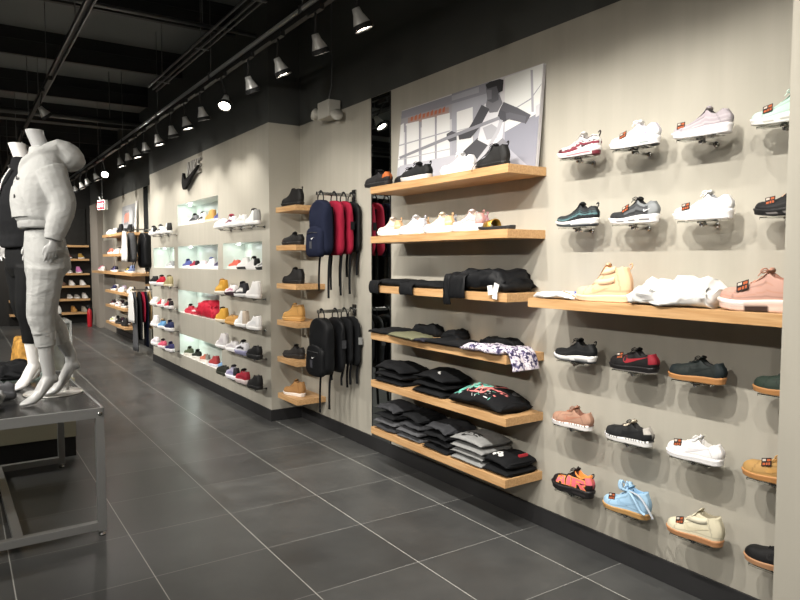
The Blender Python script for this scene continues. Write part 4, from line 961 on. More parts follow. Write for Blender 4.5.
IN = [
 (0, 'top niche', [(9.15, 'white low sneaker', q('low', '#f3f2f0')), (8.80, 'grey and black runner', q('chunky', '#74777a', acc='#2a2b2d', tongue='#17181a')), (8.46, 'black and white sneaker', q('mid', '#e9e8e6', acc='#1f1f20', tongue='#161617')), (8.13, 'honey tan high sneaker', q('boot', '#c79a5a', '#e8d9bb', lace='#8a6534')), (7.83, 'blue checked sneaker', q('mid', '#6a6c9d', '#c5c6d6', acc='#3f416b'))]),
 (1, 'small far niche', [(10.05, 'silver grey sneaker', q('runner', '#a9acad', '#efefee', acc='#dcdedf')), (9.73, 'grey sneaker with dark heel', q('runner', '#8f9294', '#ecebea', heel='#3a3b3d'))]),
 (2, 'middle niche', [(9.05, 'blue knit sneaker', q('runner', '#5a64a5', '#efeff2', tongue='#2f3564')), (8.72, 'red and black sneaker', q('runner', '#a8344a', '#ece6e8', heel='#26222a')), (8.38, 'pale pink runner', q('runner', '#ecdde2', '#f3eff0')), (8.08, 'white high sneaker with blue tongue', q('mid', '#efeef0', acc='#e0d9e6', tongue='#5b69b5')), (7.82, 'violet grey spotted sneaker', q('chunky', '#77748f', '#dcd9e0', acc='#3c3a4a'))]),
 (3, 'near niche', [(7.38, 'coral red runner', q('runner', '#e06a58', '#f0e6e2')), (7.16, 'white toed sneaker', q('mid', '#efeeec', '#2a2a2b', toe='#f3f2f1')), (6.72, 'white runner with black collar', q('chunky', '#ecebea', '#e7e6e4', tongue='#161616', heel='#1d1d1d')), (6.49, 'white and grey runner with black sole', q('runner', '#dedddc', '#222', acc='#8f8f8e'))]),
 (4, 'red jacket niche', [(9.12, 'crimson runner', q('runner', '#c03045', '#c8384c', tongue='#3a1a20')), (8.84, 'red low sneaker with white check', q('low', '#c5384a', '#c33a4b', acc='#e9dcdc')), (7.81, 'grey and black low sneaker', q('low', '#5c5d63', '#26262a'))]),
 (5, 'lowest niche', [(9.08, 'olive runner', q('runner', '#5f6b52', '#dfddd2', tongue='#3c4433')), (8.68, 'black runner with pale sole', q('runner', '#2d332b', '#e6e4dc', tongue='#1f241e')), (8.30, 'coral and sand runner', q('runner', '#cf7d66', '#e9e3dd', heel='#9a9a92')), (8.02, 'red striped sneaker', q('mid', '#b5484a', '#dcdfee', toe='#a49c90')), (7.76, 'light blue sneaker', q('mid', '#7fa5d0', '#e9e9ec', heel='#33466f'))]),
]
for k, nm, items in IN:
    a, b, c, d = NICHES[k]
    for n_, (y, lab, sp) in enumerate(items):
        if k in (0, 2, 3, 5): y = b-.18-n_*((b-a-.34)/(len(items)-1))
        make_shoe('%s standing in the %s' % (lab, nm), sp, (N+.075, y-.15, c+.0012), PI/2+.04, 'shoes in the '+nm, False, scale=.93)
    nl = {0: 'above the first shoes', 1: 'above silver sneakers', 2: 'above the blue sneaker', 3: 'above the coral runner', 4: 'above the red shoes', 5: 'above the olive runner'}[k]
    o = thing('niche_light', 'small round light under the roof of the %s' % nm, 'light', (N+.13, b-.16, d-.0005), 0, 'lights in the niches')
    MB().lathe([(.03, -.012), (.034, -.006), (.034, 0)], 16).build('housing', M_CHROME, o)
    MB().lathe([(.0, -.0135), (.024, -.0135), (.024, -.012)], 14, cap=False).build('lamp_lens', mat('led_lens', '#ffffff', .4, emit='#f4fff8', estr=18), o)
    l = bpy.data.lights.new('niche_lamp', 'POINT'); l.energy = .55 if k != 5 else .9; l.color = (.92, 1, .95); l.shadow_soft_size = .025
    lo = bpy.data.objects.new('niche_lamp', l); COL.objects.link(lo); lo.parent = o; lo.location = (0, 0, -.045)
# red jacket lying in its niche
rj, jm = garment('folded_jacket', 'bright red jacket bundled in the red jacket niche', 'jacket', (N+.115, 8.31, NICHES[4][2]+.001), .64, .22, .17, cloth_m('red_nylon', '#c32b3f', .5), 201, .02, None, .03, 2, .02)
# emblem: lettering above a check mark, standing off the wall
M_EMB = mat('satin_emblem', '#a09e9a', .3, .3); M_EMB2 = mat('black_emblem', '#100f0f', .7, spec=.15)
em = thing('wall_emblem', 'dark metal lettering over a check mark on the niche wall', 'sign', (N, 8.53, 2.52))
RM = Matrix.Rotation(-PI/2, 4, 'Z') @ Matrix.Rotation(PI/2, 4, 'X')
t = text_flat('NIKE', .25, .22, .016, .004); t.xf(Matrix.Translation((-.02, -.02, .165)) @ RM); t.build('lettering', M_EMB, em, False)
ck = check_flat(.70, .035); ck.xf(Matrix.Translation((-.036, .36, -.01)) @ RM); ck.build('check_mark', M_EMB2, em, False)
# ---------------------------------------------------------------- far bay
GF = 'oak shelves of the far bay'
FN = ['topmost', 'second', 'third', 'fourth', 'fifth', 'lowest']
FZ = [2.12, 1.72, 1.36, .98, .68, .33]
FY0 = [13.1, 13.1, 12.5, 12.6, 13.2, 13.2]
FY1 = [15.3, 15.3, 16.7, 15.1, 15.1, 15.1]
for k, z in enumerate(FZ): shelf('%s oak shelf of the far bay beyond the niche wall' % FN[k], FY0[k], FY1[k], z, GF)
rnd = random.Random(77)
FS = [
 [('white runner', q('runner', '#efeeec')), ('white low sneaker', q('low', '#f0efee')), ('pale grey sneaker', q('runner', '#c9c8c6')), ('silver runner', q('runner', '#b9babc')), ('charcoal low sneaker', q('low', '#3a3a3c')), ('black high sneaker', q('high', '#1d1d1e', '#262627')), ('black boot', q('boot', '#19191a', '#202021'))],
 [('white sneaker', q('low', '#f0efee')), ('salmon red sneaker', q('runner', '#d9705f')), ('white runner with black tongue', q('runner', '#ececeb', tongue='#222')), ('cream sneaker', q('low', '#eae3d8')), ('white and rust sneaker', q('runner', '#e9e4df', acc='#b5603f')), ('white high sneaker', q('mid', '#f0efed'))],
 [('pink sneaker', q('runner', '#d8788f')), ('white low sneaker', q('low', '#efefee')), ('dark violet runner', q('runner', '#2a2838')), ('violet and white runner', q('runner', '#5d5580', heel='#1d1b26')), ('yellow and black runner', q('runner', '#2a2a28', acc='#d8cf5a')), ('blue grey runner', q('mid', '#6d7ba0'))],
 [('white runner', q('runner', '#f0efee')), ('navy runner', q('runner', '#2d2f55')), ('lilac runner', q('runner', '#b6aac6')), ('white low sneaker', q('low', '#ededec')), ('violet black runner', q('runner', '#2b2638')), ('big cream sneaker', q('chunky', '#ece7d8'))],
 [('white low sneaker', q('low', '#efeeec')), ('black and maroon sneaker', q('runner', '#2a1c20', acc='#6d2a35')), ('dark maroon runner', q('runner', '#3a1e26')), ('white and wine sneaker', q('low', '#e6e2e0', acc='#6d2a3a')), ('near black sneaker', q('low', '#202022')), ('black runner with white mark', q('runner', '#232324', acc='#dadada'))],
 [('white and black sneaker', q('runner', '#e9e8e6', heel='#1d1d1d')), ('lime streaked sneaker', q('runner', '#e6e6dc', acc='#c5cf3a')), ('violet maroon sneaker', q('runner', '#4a3048')), ('black runner', q('runner', '#1c1c1d', '#3a3a3b')), ('dark plum sneaker', q('low', '#3b2a36')), ('grey black boot', q('boot', '#2b2b2c', '#1d1d1d'))],
]
for k, items in enumerate(FS):
    n = len(items); a, b = FY0[k]+.35, FY1[k]-.2
    for i, (lab, sp) in enumerate(items):
        y = b-(b-a)*i/(n-1)
        make_shoe('%s on the %s far bay shelf' % (lab, FN[k]), sp, (W-(.23 if i % 2 else .12), y-.15, FZ[k]+.001), PI/2+rnd.uniform(.0, .1), 'shoes on the far bay shelves', False)
fp = thing('leaning_poster', 'grey poster with orange red blotch leaning on the far bay shelf', 'picture', (W-.06, 0, FZ[0]+.002))
mb = MB(); mb.box((-.008, 13.35, 0), (.008, 14.55, .56), 0, lin('#8d8e90')); mb.box((-.009, 13.9, .18), (-.0079, 14.3, .46), 0, lin('#6f7073'))
for k in range(7): mb.box((-.0105, 13.85+.06*k, .22+.02*(k % 3)), (-.0089, 13.89+.06*k, .38+.02*((k*2) % 3)), 0, lin('#c8705a'))
mb.xf(Matrix.Rotation(.07, 4, 'Y')); mb.build('poster_board', M_PRINT, fp, False)
MB().box((-.008, 13.22, 0), (.008, 13.34, .60)).xf(Matrix.Rotation(.07, 4, 'Y')).build('white_edge', M_WHITE, fp, False)
mr2 = thing('mirror_strip', 'narrow dark mirror strip in the far bay wall', 'mirror', (W, 12.45, 0)); MB().box((-.006, 0, BH), (0, .35, BAND-.004)).build('mirror_glass', MATS['mirror_glass'], mr2, False)
# clothes hanging at the near end of the far bay
def rail2(y, z, ln, lab):
    o = thing('hanging_rail', lab, 'rail', (W, y, z), 0, 'rails for clothes'); MB().box((-ln, -.01, -.012), (0, .01, .012)).build('rail', M_CHROME, o, False); return o
rail2(12.0, 2.12, .46, 'upper chrome rail of the far bay holding bags'); rail2(11.75, 1.10, .46, 'lower chrome rail of the far bay holding clothes')
def hung(name, lab, cat, x, y, z, w, h, th, m, seed, grp, parts=()):
    o = thing(name, lab, cat, (x, y, z), 0, grp)
    rings = []
    for i in range(13):
        v = i/12; zz = -h*v
        ww = w*(.25+.75*min(1, v*5))*(1+.08*math.sin(v*7+seed)); r = []
        for j in range(16):
            a = 2*PI*j/16; r.append((math.cos(a)*th/2*(1+.3*math.sin(3*a+seed+v*4)), math.sin(a)*ww/2, zz+nz((a, v, seed), 3)*.02))
        rings.append(r)
    MB().loft(rings).build('hanging_cloth', m, o)
    for nm, mb, mm in parts: mb.build(nm, mm, o)
    MB().tube(bez([(0, 0, -.01), (0, 0, .02), (0, .015, .035), (0, .01, .045)], 4), .003, 6).build('hanger_hook', M_CHROME, o)
    return o
GH = 'clothes on the far bay rail'
hung('trousers', 'charcoal trousers hanging on the aisle end of the far rail', 'trousers', 2.46, 11.75, 1.06, .34, .98, .05, C_CHAR, 1, GH)
hung('shirt', 'white shirt hanging first on the far rail, before charcoal trousers', 'shirt', 2.40, 11.75, 1.06, .42, .50, .04, C_WHT, 2, GH)
hung('jacket', 'black jacket hanging behind the white shirt', 'jacket', 2.53, 11.75, 1.06, .40, .8, .045, C_BLK, 3, GH)
hung('shirt', 'red shirt hanging beside the black jacket', 'shirt', 2.59, 11.75, 1.06, .38, .5, .04, C_RED, 4, GH)
hung('trousers', 'navy trousers hanging below the red shirt', 'trousers', 2.64, 11.75, 1.06, .34, .92, .035, C_NAVY, 5, GH)
hung('jacket', 'tan jacket hanging near the wall in the far bay', 'jacket', 2.70, 11.75, 1.06, .36, .62, .035, C_TAN, 6, GH)
hung('trousers', 'olive trousers hanging nearest the wall on the far rail', 'trousers', 2.76, 11.75, 1.06, .32, .9, .03, C_OLV, 7, GH)
hung('jacket', 'dark camouflage jacket hanging against the far bay wall', 'jacket', 2.815, 11.75, 1.06, .34, .55, .035, C_DGR, 8, GH)
GB = 'bags on the far bay rail'
b1 = backpack('grey and black backpack on the upper far rail', 2.48, 2.12, C_CHAR, GB, .13, .38, .50, False, None, False, 51, 12.0, (.1, .1))
b2 = backpack('long black bag hanging behind the grey backpack', 2.70, 2.12, C_NYL, GB, .19, .50, .60, False, None, False, 53, 12.0, (.1, .1))
b3 = hung('tote_bag', 'white cloth bag hanging beside the far backpacks', 'bag', 2.36, 11.95, 2.08, .36, .50, .06, C_WHT, 9, GB)
# ---------------------------------------------------------------- back wall
for k, z in enumerate([1.97, 1.63, 1.27, .95, .62, .28]):
    shelf('%s oak shelf on the black back wall' % FN[k], .9, 2.77, z, 'oak shelves on the back wall', YB-.30, YB, .05) if False else None
BZ = [1.97, 1.63, 1.27, .96, .63, .29]
for k, z in enumerate(BZ):
    o = boxmb((1.0, YB-.30, -.05), (2.77, YB, 0)).build('wooden_shelf', M_WOOD, None, False, .0015); o.location = (0, 0, z)
    tag(o, '%s oak shelf on the black back wall' % FN[k], 'shelf', 'oak shelves on the back wall')
BS = {1: [('maroon sneaker', q('runner', '#6d3a36'), 2.30), ('mustard sneaker', q('mid', '#a5853f'), 2.58)], 2: [('grey sneaker', q('low', '#a5a29d'), 2.30), ('pink high sneaker', q('high', '#c97fb5'), 2.52)],
      3: [('brown low shoe', q('low', '#5a4438', '#4a3a30'), 2.15), ('pale grey runner', q('mid', '#d8d6d2'), 2.35), ('white runner', q('mid', '#e4e2de'), 2.60)], 4: [('silver sneaker', q('runner', '#a9a6a1'), 2.30), ('dim grey low shoe', q('low', '#8b8680'), 2.46), ('white heeled sneaker', q('mid', '#d2cfca'), 2.64)],
      5: [('tan boot', q('boot', '#ad8045', '#b98d52'), 2.38), ('sand grey boot', q('mid', '#9d9687', '#a8a193'), 2.62)]}
for k, items in BS.items():
    for lab, sp, x in items: make_shoe('%s on the %s back wall shelf' % (lab, FN[k]), sp, (x, YB-.01, BZ[k]+.001), -PI/2+.2, 'shoes on the back wall', False)
pn = thing('dark_poster', 'dark framed poster above the back wall shelves', 'picture', (2.42, YB-.045, BZ[0]+.001)); MB().box((-.16, 0, 0), (.32, .03, .92)).build('poster_board', mat('dark_print', '#232322', .35, var=.5, vscale=9), pn, False)
MB().box((-.27, 0, 0), (-.20, .03, .6), 0, lin('#b5b4b2')).box((-.262, -.002, .05), (-.21, 0, .13), 0, lin('#222')).box((-.262, -.002, .2), (-.21, 0, .42), 0, lin('#333')).build('white_strip', M_PRINT, pn, False)
# fire extinguisher
fx = thing('fire_extinguisher', 'red fire extinguisher standing by the dark back wall', 'extinguisher', (2.60, 17.35, 0)); fx.scale = (.6, .6, .9)
MB().lathe([(.0, 0), (.085, .0), (.09, .02), (.09, .38), (.075, .44), (.03, .48), (.0, .48)], 18, cap=False).build('cylinder_body', mat('red_enamel', '#b3202c', .3), fx)
MB().lathe([(.03, .48), (.03, .53), (.0, .53)], 12, cap=False).box((-.09, -.012, .53), (.02, .012, .55)).box((-.09, -.012, .56), (.03, .012, .58)).build('valve_handle', M_STEEL, fx)
MB().tube(bez([(.02, 0, .51), (.10, 0, .50), (.12, 0, .3), (.1, 0, .12)], 6), .012, 8).build('hose', mat('black_rubber', '#161616', .6), fx)
# ceiling hung sign and wall mounted emergency lamp
ex = thing('hanging_sign', 'red lit exit sign hanging at the end of the aisle', 'sign', (2.28, 13.4, 2.53), -1.25); ex.scale = (.68,)*3
MB().box((-.20, -.045, 0), (.20, .045, .26)).build('sign_box', M_WHITE, ex, False, .004)
tx = text_flat('EXIT', .15, 0, .004, .004); tx.xf(Matrix.Translation((0, -.049, .07)) @ Matrix.Rotation(PI/2, 4, 'X'))
MB().box((-.185, -.048, .015), (.185, -.0455, .245)).build('lit_face', mat('red_lit_face', '#c2222c', .4, emit='#d8303a', estr=.9), ex, False)
tx.build('lettering', mat('white_lit_letters', '#f4e9e6', .4, emit='#ffd9d4', estr=1.0), ex, False)
MB().tube([(0, 0, .26), (0, 0, (CEIL-2.53)/.68)], .008, 8).build('drop_rod', M_COND, ex)
MB().tube([(-.05, 0, .27), (-.17, 0, .36)], .03, 10).tube([(-.12, .03, .27), (-.24, .03, .36)], .03, 10).build('lamp_head', M_CHROME, ex)
eb = thing('emergency_lamp', 'white emergency lamp box with two heads hung high by the mirror', 'lamp', (2.80, 5.35, 2.93))
MB().box((-.06, -.11, -.075), (.06, .11, .075)).build('battery_box', mat('off_white_plastic', '#b9b7ae', .5), eb, False, .008)
for sgn in (1, -1):
    h = MB().lathe([(.02, -.03), (.05, .0), (.055, .02), (.0, .022)], 16); h.xf(Matrix.Translation((-.05 if sgn > 0 else .0, sgn*.15, -.02 if sgn > 0 else -.07)) @ Matrix.Rotation(sgn*-1.1, 4, 'X') @ Matrix.Rotation(-.5, 4, 'Y')); h.build('lamp_head', MATS['off_white_plastic'], eb)
MB().tube(bez([(0, .0, .07), (0, -.02, .14), (0, -.06, .22), (0, -.06, .3), (0, -.06, CEIL-2.93)], 5), .006, 6).build('conduit', M_COND, eb)
# ---------------------------------------------------------------- display table, plinth and mannequins
M_ALU = mat('satin_aluminium', '#969796', .4, .4); M_TOP = mat('charcoal_table_top', '#343433', .22, var=.1)
TX1, TY0, TY1, TZ = .675, 4.09, 5.67, .75
tb = thing('display_table', 'low aluminium framed display table with charcoal top in front of plinth', 'table', (TX1, TY0, 0), math.radians(1.2))
tw, td, fr = 1.75, TY1-TY0, .045
MB().box((-tw+.01, .01, TZ-.022), (-.01, td-.01, TZ)).build('table_top', M_TOP, tb, False)
MB().box((-tw, 0, TZ-.055), (0, .012, TZ+.003)).box((-tw, td-.012, TZ-.055), (0, td, TZ+.003)).box((-.012, 0, TZ-.055), (0, td, TZ+.003)).box((-tw, 0, TZ-.055), (-tw+.012, td, TZ+.003)).build('top_frame', M_ALU, tb, False, .002)
for x in (-tw, -fr):
    for y in (0, td-fr):
        lg = MB().box((x, y, .03), (x+fr, y+fr, TZ-.055)).build('leg', M_ALU, tb, False, .002)
        MB().lathe([(.0, 0), (.018, .0), (.02, .012), (.008, .014), (.008, .032)], 12, cap=False).xf(Matrix.Translation((x+fr/2, y+fr/2, 0))).build('levelling_foot', M_CHROME, lg)
for y in (0, td-fr): MB().box((-tw+fr, y, .04), (-fr, y+fr, .085)).build('lower_rail', M_ALU, tb, False, .002)
MB().box((-.47, fr, .05), (-.42, td-fr, .083)).build('cross_bar', M_ALU, tb, False, .002)
MB().lathe([(.0, 0), (.012, 0), (.012, .003), (0, .003)], 10, cap=False).xf(Matrix.Translation((-fr/2, -.001, TZ-.03)) @ Matrix.Rotation(PI/2, 4, 'X')).build('frame_bolt', M_CHROME, tb)
pl = thing('display_plinth', 'beige display plinth with black base behind the aluminium table', 'plinth', (.765, 5.93, 0))
MB().box((-2.2, 0, .16), (0, 1.2, .64)).build('plinth_body', mat('beige_laminate', '#8e8a76', .6, var=.06), pl, False, .002)
MB().box((-2.19, .008, 0), (-.004, 1.19, .16)).build('plinth_base', mat('black_kick', '#161616', .5), pl, False)
# clear riser with a shoe on it
M_ACR = mat('frosted_acrylic', '#eef1ef', .2, trans=.6, ior=1.15)
cs = thing('acrylic_riser', 'clear acrylic riser on the plinth carrying a white shoe', 'riser', (.76, 5.98, .641))
MB().box((-.24, 0, .45), (0, .4, .462)).build('riser_top', M_ACR, cs, False); MB().box((-.012, 0, 0), (0, .4, .45)).build('riser_side', M_ACR, cs, False); MB().box((-.24, 0, 0), (-.228, .4, .45)).build('riser_side', M_ACR, cs, False)
MB().box((-.228, .388, 0), (-.012, .4, .45)).build('riser_back', M_ACR, cs, False)
make_shoe('white sneaker with black lining on top of the clear riser', q('runner', '#eeeeec', '#2a2a2a', tongue='#1a1a1a'), (.70, 6.22, .641+.463), PI/2+.5, None, False)
garment('folded_shirt', 'leopard patterned brown and yellow shirt on the plinth', 'shirt', (.42, 6.08, .641), .24, .13, .34, mat('leopard_print', '#b98a3f', .8, var=.9, vscale=26), 211, .2, None, .012, 2)
garment('folded_shirt', 'thick white folded shirts pile under the yellow jacket', 'shirt', (.06, 6.34, .641), .34, .34, .29, C_WHT, 212, .1, None, .008, 4)
garment('folded_jacket', 'yellow jacket on the white pile behind the black leggings', 'jacket', (.06, 6.34, .955), .34, .32, .32, C_YEL, 213, .1, None, .02, 2)
gl = boxmb((-.95, 0, 0), (-.04, .30, .016)).build('glass_tray', mat('green_glass', '#9fb3ab', .05, trans=.55, ior=1.4), None, False, .002); gl.location = (.60, 5.30, TZ+.0005); tag(gl, 'thick green edged glass tray on the display table', 'tray')
garment('folded_shirt', 'black crumpled shirt lying on the glass tray', 'shirt', (.30, 5.46, TZ+.0175), .34, .22, .10, C_BLK, 213, .1, None, .025)
garment('folded_jumper', 'dark grey knit jumper heaped at the front of the table', 'jumper', (.15, 4.74, TZ+.001), .28, .18, .10, C_CHAR, 214, .3, 'grey knits on the table', .02, 1)
garment('folded_jumper', 'mid grey rolled jumper in front of the dark knit heap', 'jumper', (.05, 4.40, TZ+.001), .22, .26, .11, C_GRY, 215, -.2, 'grey knits on the table', .02, 2)
# mannequins
def ell_stack(rows, n=24):
    """rows of (z, centre forward, centre left, half depth, half width)"""
    return MB().loft([[(cx+dx*math.copysign(abs(math.cos(a))**.9, math.cos(a)), cy+wy*math.copysign(abs(math.sin(a))**.9, math.sin(a)), z) for a in [2*PI*k/n for k in range(n)]] for z, cx, cy, dx, wy in rows])
def limb(path, n=14, k=5):
    """path of (point, radius)"""
    P = bez([p for p, r in path], k); R = []
    for i in range(len(path)-1):
        for j in range(k): R.append(path[i][1]+(path[i+1][1]-path[i][1])*j/k)
    R.append(path[-1][1])
    return MB().tube(P, R, n)
def ball(c, r, n=12):
    mb = MB(); rings = []
    for i in range(n+1):
        t = -PI/2+PI*i/n; rr = max(math.cos(t), .02)
        rings.append([(c[0]+r[0]*rr*math.cos(a), c[1]+r[1]*rr*math.sin(a), c[2]+r[2]*math.sin(t)) for a in [2*PI*k/16 for k in range(16)]])
    return mb.loft(rings)
def fuse(name, mbs, m, parent, voxel=.008, smooth=6, disp=0, dscale=.1):
    a = MB()
    for b in mbs: a.merge(b)
    o = a.build(name, m, parent, True)
    r = o.modifiers.new('fuse', 'REMESH'); r.mode = 'VOXEL'; r.voxel_size = voxel; r.use_smooth_shade = True
    s = o.modifiers.new('relax', 'SMOOTH'); s.iterations = smooth; s.factor = .5
    if disp:
        tx = bpy.data.textures.new(name+'_folds', 'CLOUDS'); tx.noise_scale = dscale; tx.noise_depth = 2
        d = o.modifiers.new('folds', 'DISPLACE'); d.texture = tx; d.strength = disp; d.mid_level = .5; d.texture_coords = 'LOCAL'
    return o
def hand(wr, fwd, down, side, scale=1.0):
    """relaxed hand hanging from the wrist; down = finger direction, fwd = thumb side, side = palm normal"""
    wr, f, d, s = Vector(wr), Vector(fwd).normalized(), Vector(down).normalized(), Vector(side).normalized()
    out = []; S = scale
    palm = []
    for t, w, th in ((-.012, .021, .017), (.02, .027, .016), (.05, .037, .016), (.082, .040, .013)):
        c = wr+d*t*S; palm.append([tuple(c+f*w*S*math.cos(a)+s*th*S*math.sin(a)) for a in [2*PI*k/14 for k in range(14)]])
    out.append(MB().loft(palm))
    for i, (off, ln, r) in enumerate(((.030, .070, .0088), (.010, .078, .009), (-.010, .072, .0088), (-.029, .056, .0078))):
        b = wr+d*.072*S+f*off*S; sp = f*(off*.28)
        pts = [b-d*.012*S, b+(d*.35*ln+sp*.3+s*.003)*S, b+(d*.72*ln+sp*.7+s*(.012+.003*i))*S, b+(d*.98*ln+sp+s*(.026+.004*i))*S]
        out.append(limb([(pts[0], r*S), (pts[1], r*S), (pts[2], r*.92*S), (pts[3], r*.7*S)], 8, 4))
    b = wr+d*.022*S+f*.022*S
    out.append(limb([(b-f*.008, .011*S), (b+(f*.018+d*.02+s*.006)*S, .0105*S), (b+(f*.028+d*.048+s*.014)*S, .0095*S), (b+(f*.028+d*.072+s*.022)*S, .007*S)], 8, 4))
    return out
def foot(an, toe_dir, z0):
    """foot on tiptoe: ankle point, horizontal toe direction, ground height"""
    an = Vector(an); f = Vector((*toe_dir, 0)).normalized(); l = Vector((-f.y, f.x, 0)); H = an.z-z0
    path = [(-.048, an.z-.055, .018, .020), (-.036, an.z-.062, .030, .036), (-.006, an.z-.062, .036, .044), (.028, z0+H*.50, .038, .040), (.062, z0+H*.27, .041, .032), (.095, z0+.030, .043, .026), (.125, z0+.020, .038, .018), (.15, z0+.013, .026, .012), (.162, z0+.010, .010, .007)]
    rings = []
    for x, z, w, h in path:
        c = an+f*x; c.z = z
        rings.append([tuple(c+l*w*math.cos(a)+(f*.45+Vector((0, 0, .9)))*h*math.sin(a)) for a in [2*PI*k/14 for k in range(14)]])
    return [MB().loft(rings)]
def arm(sh, el, wr, r=(.052, .042, .026)): return limb([(sh, r[0]), (Vector(sh).lerp(Vector(el), .5), r[0]*.92), (el, r[1]), (Vector(el).lerp(Vector(wr), .35), r[1]), (wr, r[2])])
def leg(hip, kn, an, r=(.088, .058, .036)): 
    hip, kn, an = Vector(hip), Vector(kn), Vector(an)
    return limb([(hip, r[0]), (hip.lerp(kn, .5), r[0]*.82), (kn, r[1]), (kn.lerp(an, .35)+Vector((-.012, 0, 0)), r[1]*1.0), (kn.lerp(an, .7), r[2]*1.15), (an, r[2]), (an-Vector((.004, 0, .07)), r[2]*.9)])
def mannequin(label, loc, rz, skin, hoodie_m, trouser_m, dark=False, knees=None):
    """local frame: +x forward, +y left, z up from the table top"""
    root = thing('mannequin', label, 'mannequin', loc, rz)
    hipz, kz, az = .80, .53, .21
    Lh, Rh = (.01, .085, hipz), (.0, -.085, hipz)
    Lk, La = (.045, .08, kz), (.015, .075, az)
    Rk, Ra = (.0, -.075, kz), (-.135, -.085, az+.05)
    torso = [(.74, 0, 0, .075, .11), (.80, -.01, 0, .105, .165), (.90, -.005, 0, .10, .165), (1.0, .005, 0, .085, .135), (1.08, .01, 0, .08, .125), (1.2, .015, 0, .105, .145), (1.32, .01, 0, .105, .165), (1.40, -.005, 0, .085, .17), (1.45, -.01, 0, .065, .12), (1.48, -.008, 0, .052, .065), (1.52, .005, 0, .048, .052), (1.585, .03, 0, .047, .051), (1.615, .037, 0, .05, .053)]
    # shoulders, elbows, wrists
    Ls, Le, Lw = (-.015, .18, 1.38), (-.07, .215, 1.17), (-.01, .22, .965)
    Rs, Re, Rw = (-.015, -.18, 1.38), (-.06, -.225, 1.17), (.04, -.215, .97)
    # neck cap tilts forward
    body = [ell_stack(torso), leg(Lh, Lk, La), leg(Rh, Rk, Ra), arm(Ls, Le, Lw), arm(Rs, Re, Rw)]
    body += hand(Lw, (1, .15, -.15), (.14, -.02, -1), (0, -1, 0), .86) + hand(Rw, (1, -.15, -.15), (.2, .05, -1), (0, 1, 0), .86)
    body += foot(La, (1, .25), .0) + foot(Ra, (1, -.05), .0105)
    fuse('figure', body, skin, root, .0048, 4)
    # trousers
    tr = [(.74, 0, 0, .085, .12), (.80, -.012, 0, .122, .180), (.90, -.008, 0, .117, .180), (1.0, .002, 0, .10, .15), (1.03, .004, 0, .10, .15)]
    if dark:
        def lgd(h, k, a):
            h, k, a = Vector(h), Vector(k), Vector(a); return limb([(h, .098), (h.lerp(k, .5), .083), (k, .066), (k.lerp(a, .35)+Vector((-.012, 0, 0)), .066), (k.lerp(a, .72), .052)])
        wl = [lgd(Lh, Lk, La), lgd(Rh, Rk, Ra)]
    else:
        def lg(h, k, a): 
            h, k, a = Vector(h), Vector(k), Vector(a)
            return limb([(h, .104), (h.lerp(k, .5), .089), (k, .075), (k.lerp(a, .45), .069), (k.lerp(a, .75), .065), (k.lerp(a, .9), .066), (a, .056)])
        wl = [lg(Lh, Lk, (.030, .076, .41)), lg(Rh, Rk, (-.055, -.08, .40))]
    fuse('trousers' if not dark else 'leggings', [ell_stack(tr)]+wl, trouser_m, root, .0065, 6, 0 if dark else .012, .09)
    if not dark:
        for a, b in (((.030, .076, .41), (.024, .076, .345)), ((-.055, -.08, .40), (-.074, -.081, .335))):
            a, b = Vector(a), Vector(b); limb([(a+(a-b)*.15, .058), (a, .060), (b, .055), (b-(a-b)*.02, .05)], 18).build('ankle_cuff', trouser_m, root)
    # hooded top
    tt = [(1.075, .005, 0, .135, .185), (1.10, .008, 0, .148, .197), (1.15, .014, 0, .148, .197), (1.2, .018, 0, .15, .195), (1.32, .012, 0, .135, .195), (1.40, -.005, 0, .11, .185), (1.45, -.012, 0, .09, .14), (1.49, -.012, 0, .078, .09), (1.515, -.005, 0, .07, .074)]
    def sleeve(s, e, w):
        s, e, w = Vector(s), Vector(e), Vector(w)
        return limb([(s, .082), (s.lerp(e, .4), .077), (e, .070), (e.lerp(w, .45), .064), (e.lerp(w, .8), .058), (e.lerp(w, .92), .05)])
    if dark: tt = [(.93, .0, 0, .13, .185), (.94, .0, 0, .137, .192), (1.02, .0, 0, .135, .188)]+tt[1:]
    hd = [ell_stack(tt), sleeve(Ls, Le, Lw), sleeve(Rs, Re, Rw)]
    if not dark:
        # hood lying on the back: a collar roll and a drooping pouch
        col = []
        for i in range(20):
            a = 2*PI*i/20; c = math.cos(a)
            col.append((-.02+.082*c, .088*math.sin(a), 1.50-.055*c-.01))
        hd.append(MB().tube(col+[col[0], col[1]], [.030]*22, 10))
        rings = []
        for x, z, w, th, tl in ((.0, 1.525, .085, .030, .9), (-.05, 1.54, .105, .045, .75), (-.095, 1.505, .13, .075, .7), (-.14, 1.468, .135, .085, .7), (-.175, 1.44, .12, .072, .75), (-.202, 1.42, .09, .045, .8), (-.215, 1.41, .04, .018, .8)):
            n = Vector((-math.sin(tl), 0, math.cos(tl))); rings.append([tuple(Vector((x, 0, z))+Vector((0, 1, 0))*w*math.cos(a)+n*th*math.sin(a)) for a in [2*PI*k/20 for k in range(20)]])
        hd.append(MB().loft(rings))
        hd.append(limb([((-.06, .085, 1.50), .042), ((.02, .085, 1.47), .035), ((.09, .045, 1.42), .026), ((.115, .012, 1.36), .016)], 12)); hd.append(limb([((-.06, -.085, 1.50), .042), ((.02, -.085, 1.47), .035), ((.09, -.045, 1.42), .026), ((.115, -.012, 1.36), .016)], 12))
    else:
        hd.append(ell_stack([(1.45, -.01, 0, .08, .10), (1.50, -.01, 0, .072, .078), (1.525, -.004, 0, .066, .07)]))
        hd.append(limb([((-.07, .07, 1.47), .045), ((-.11, 0, 1.44), .05), ((-.07, -.07, 1.47), .045)], 10))
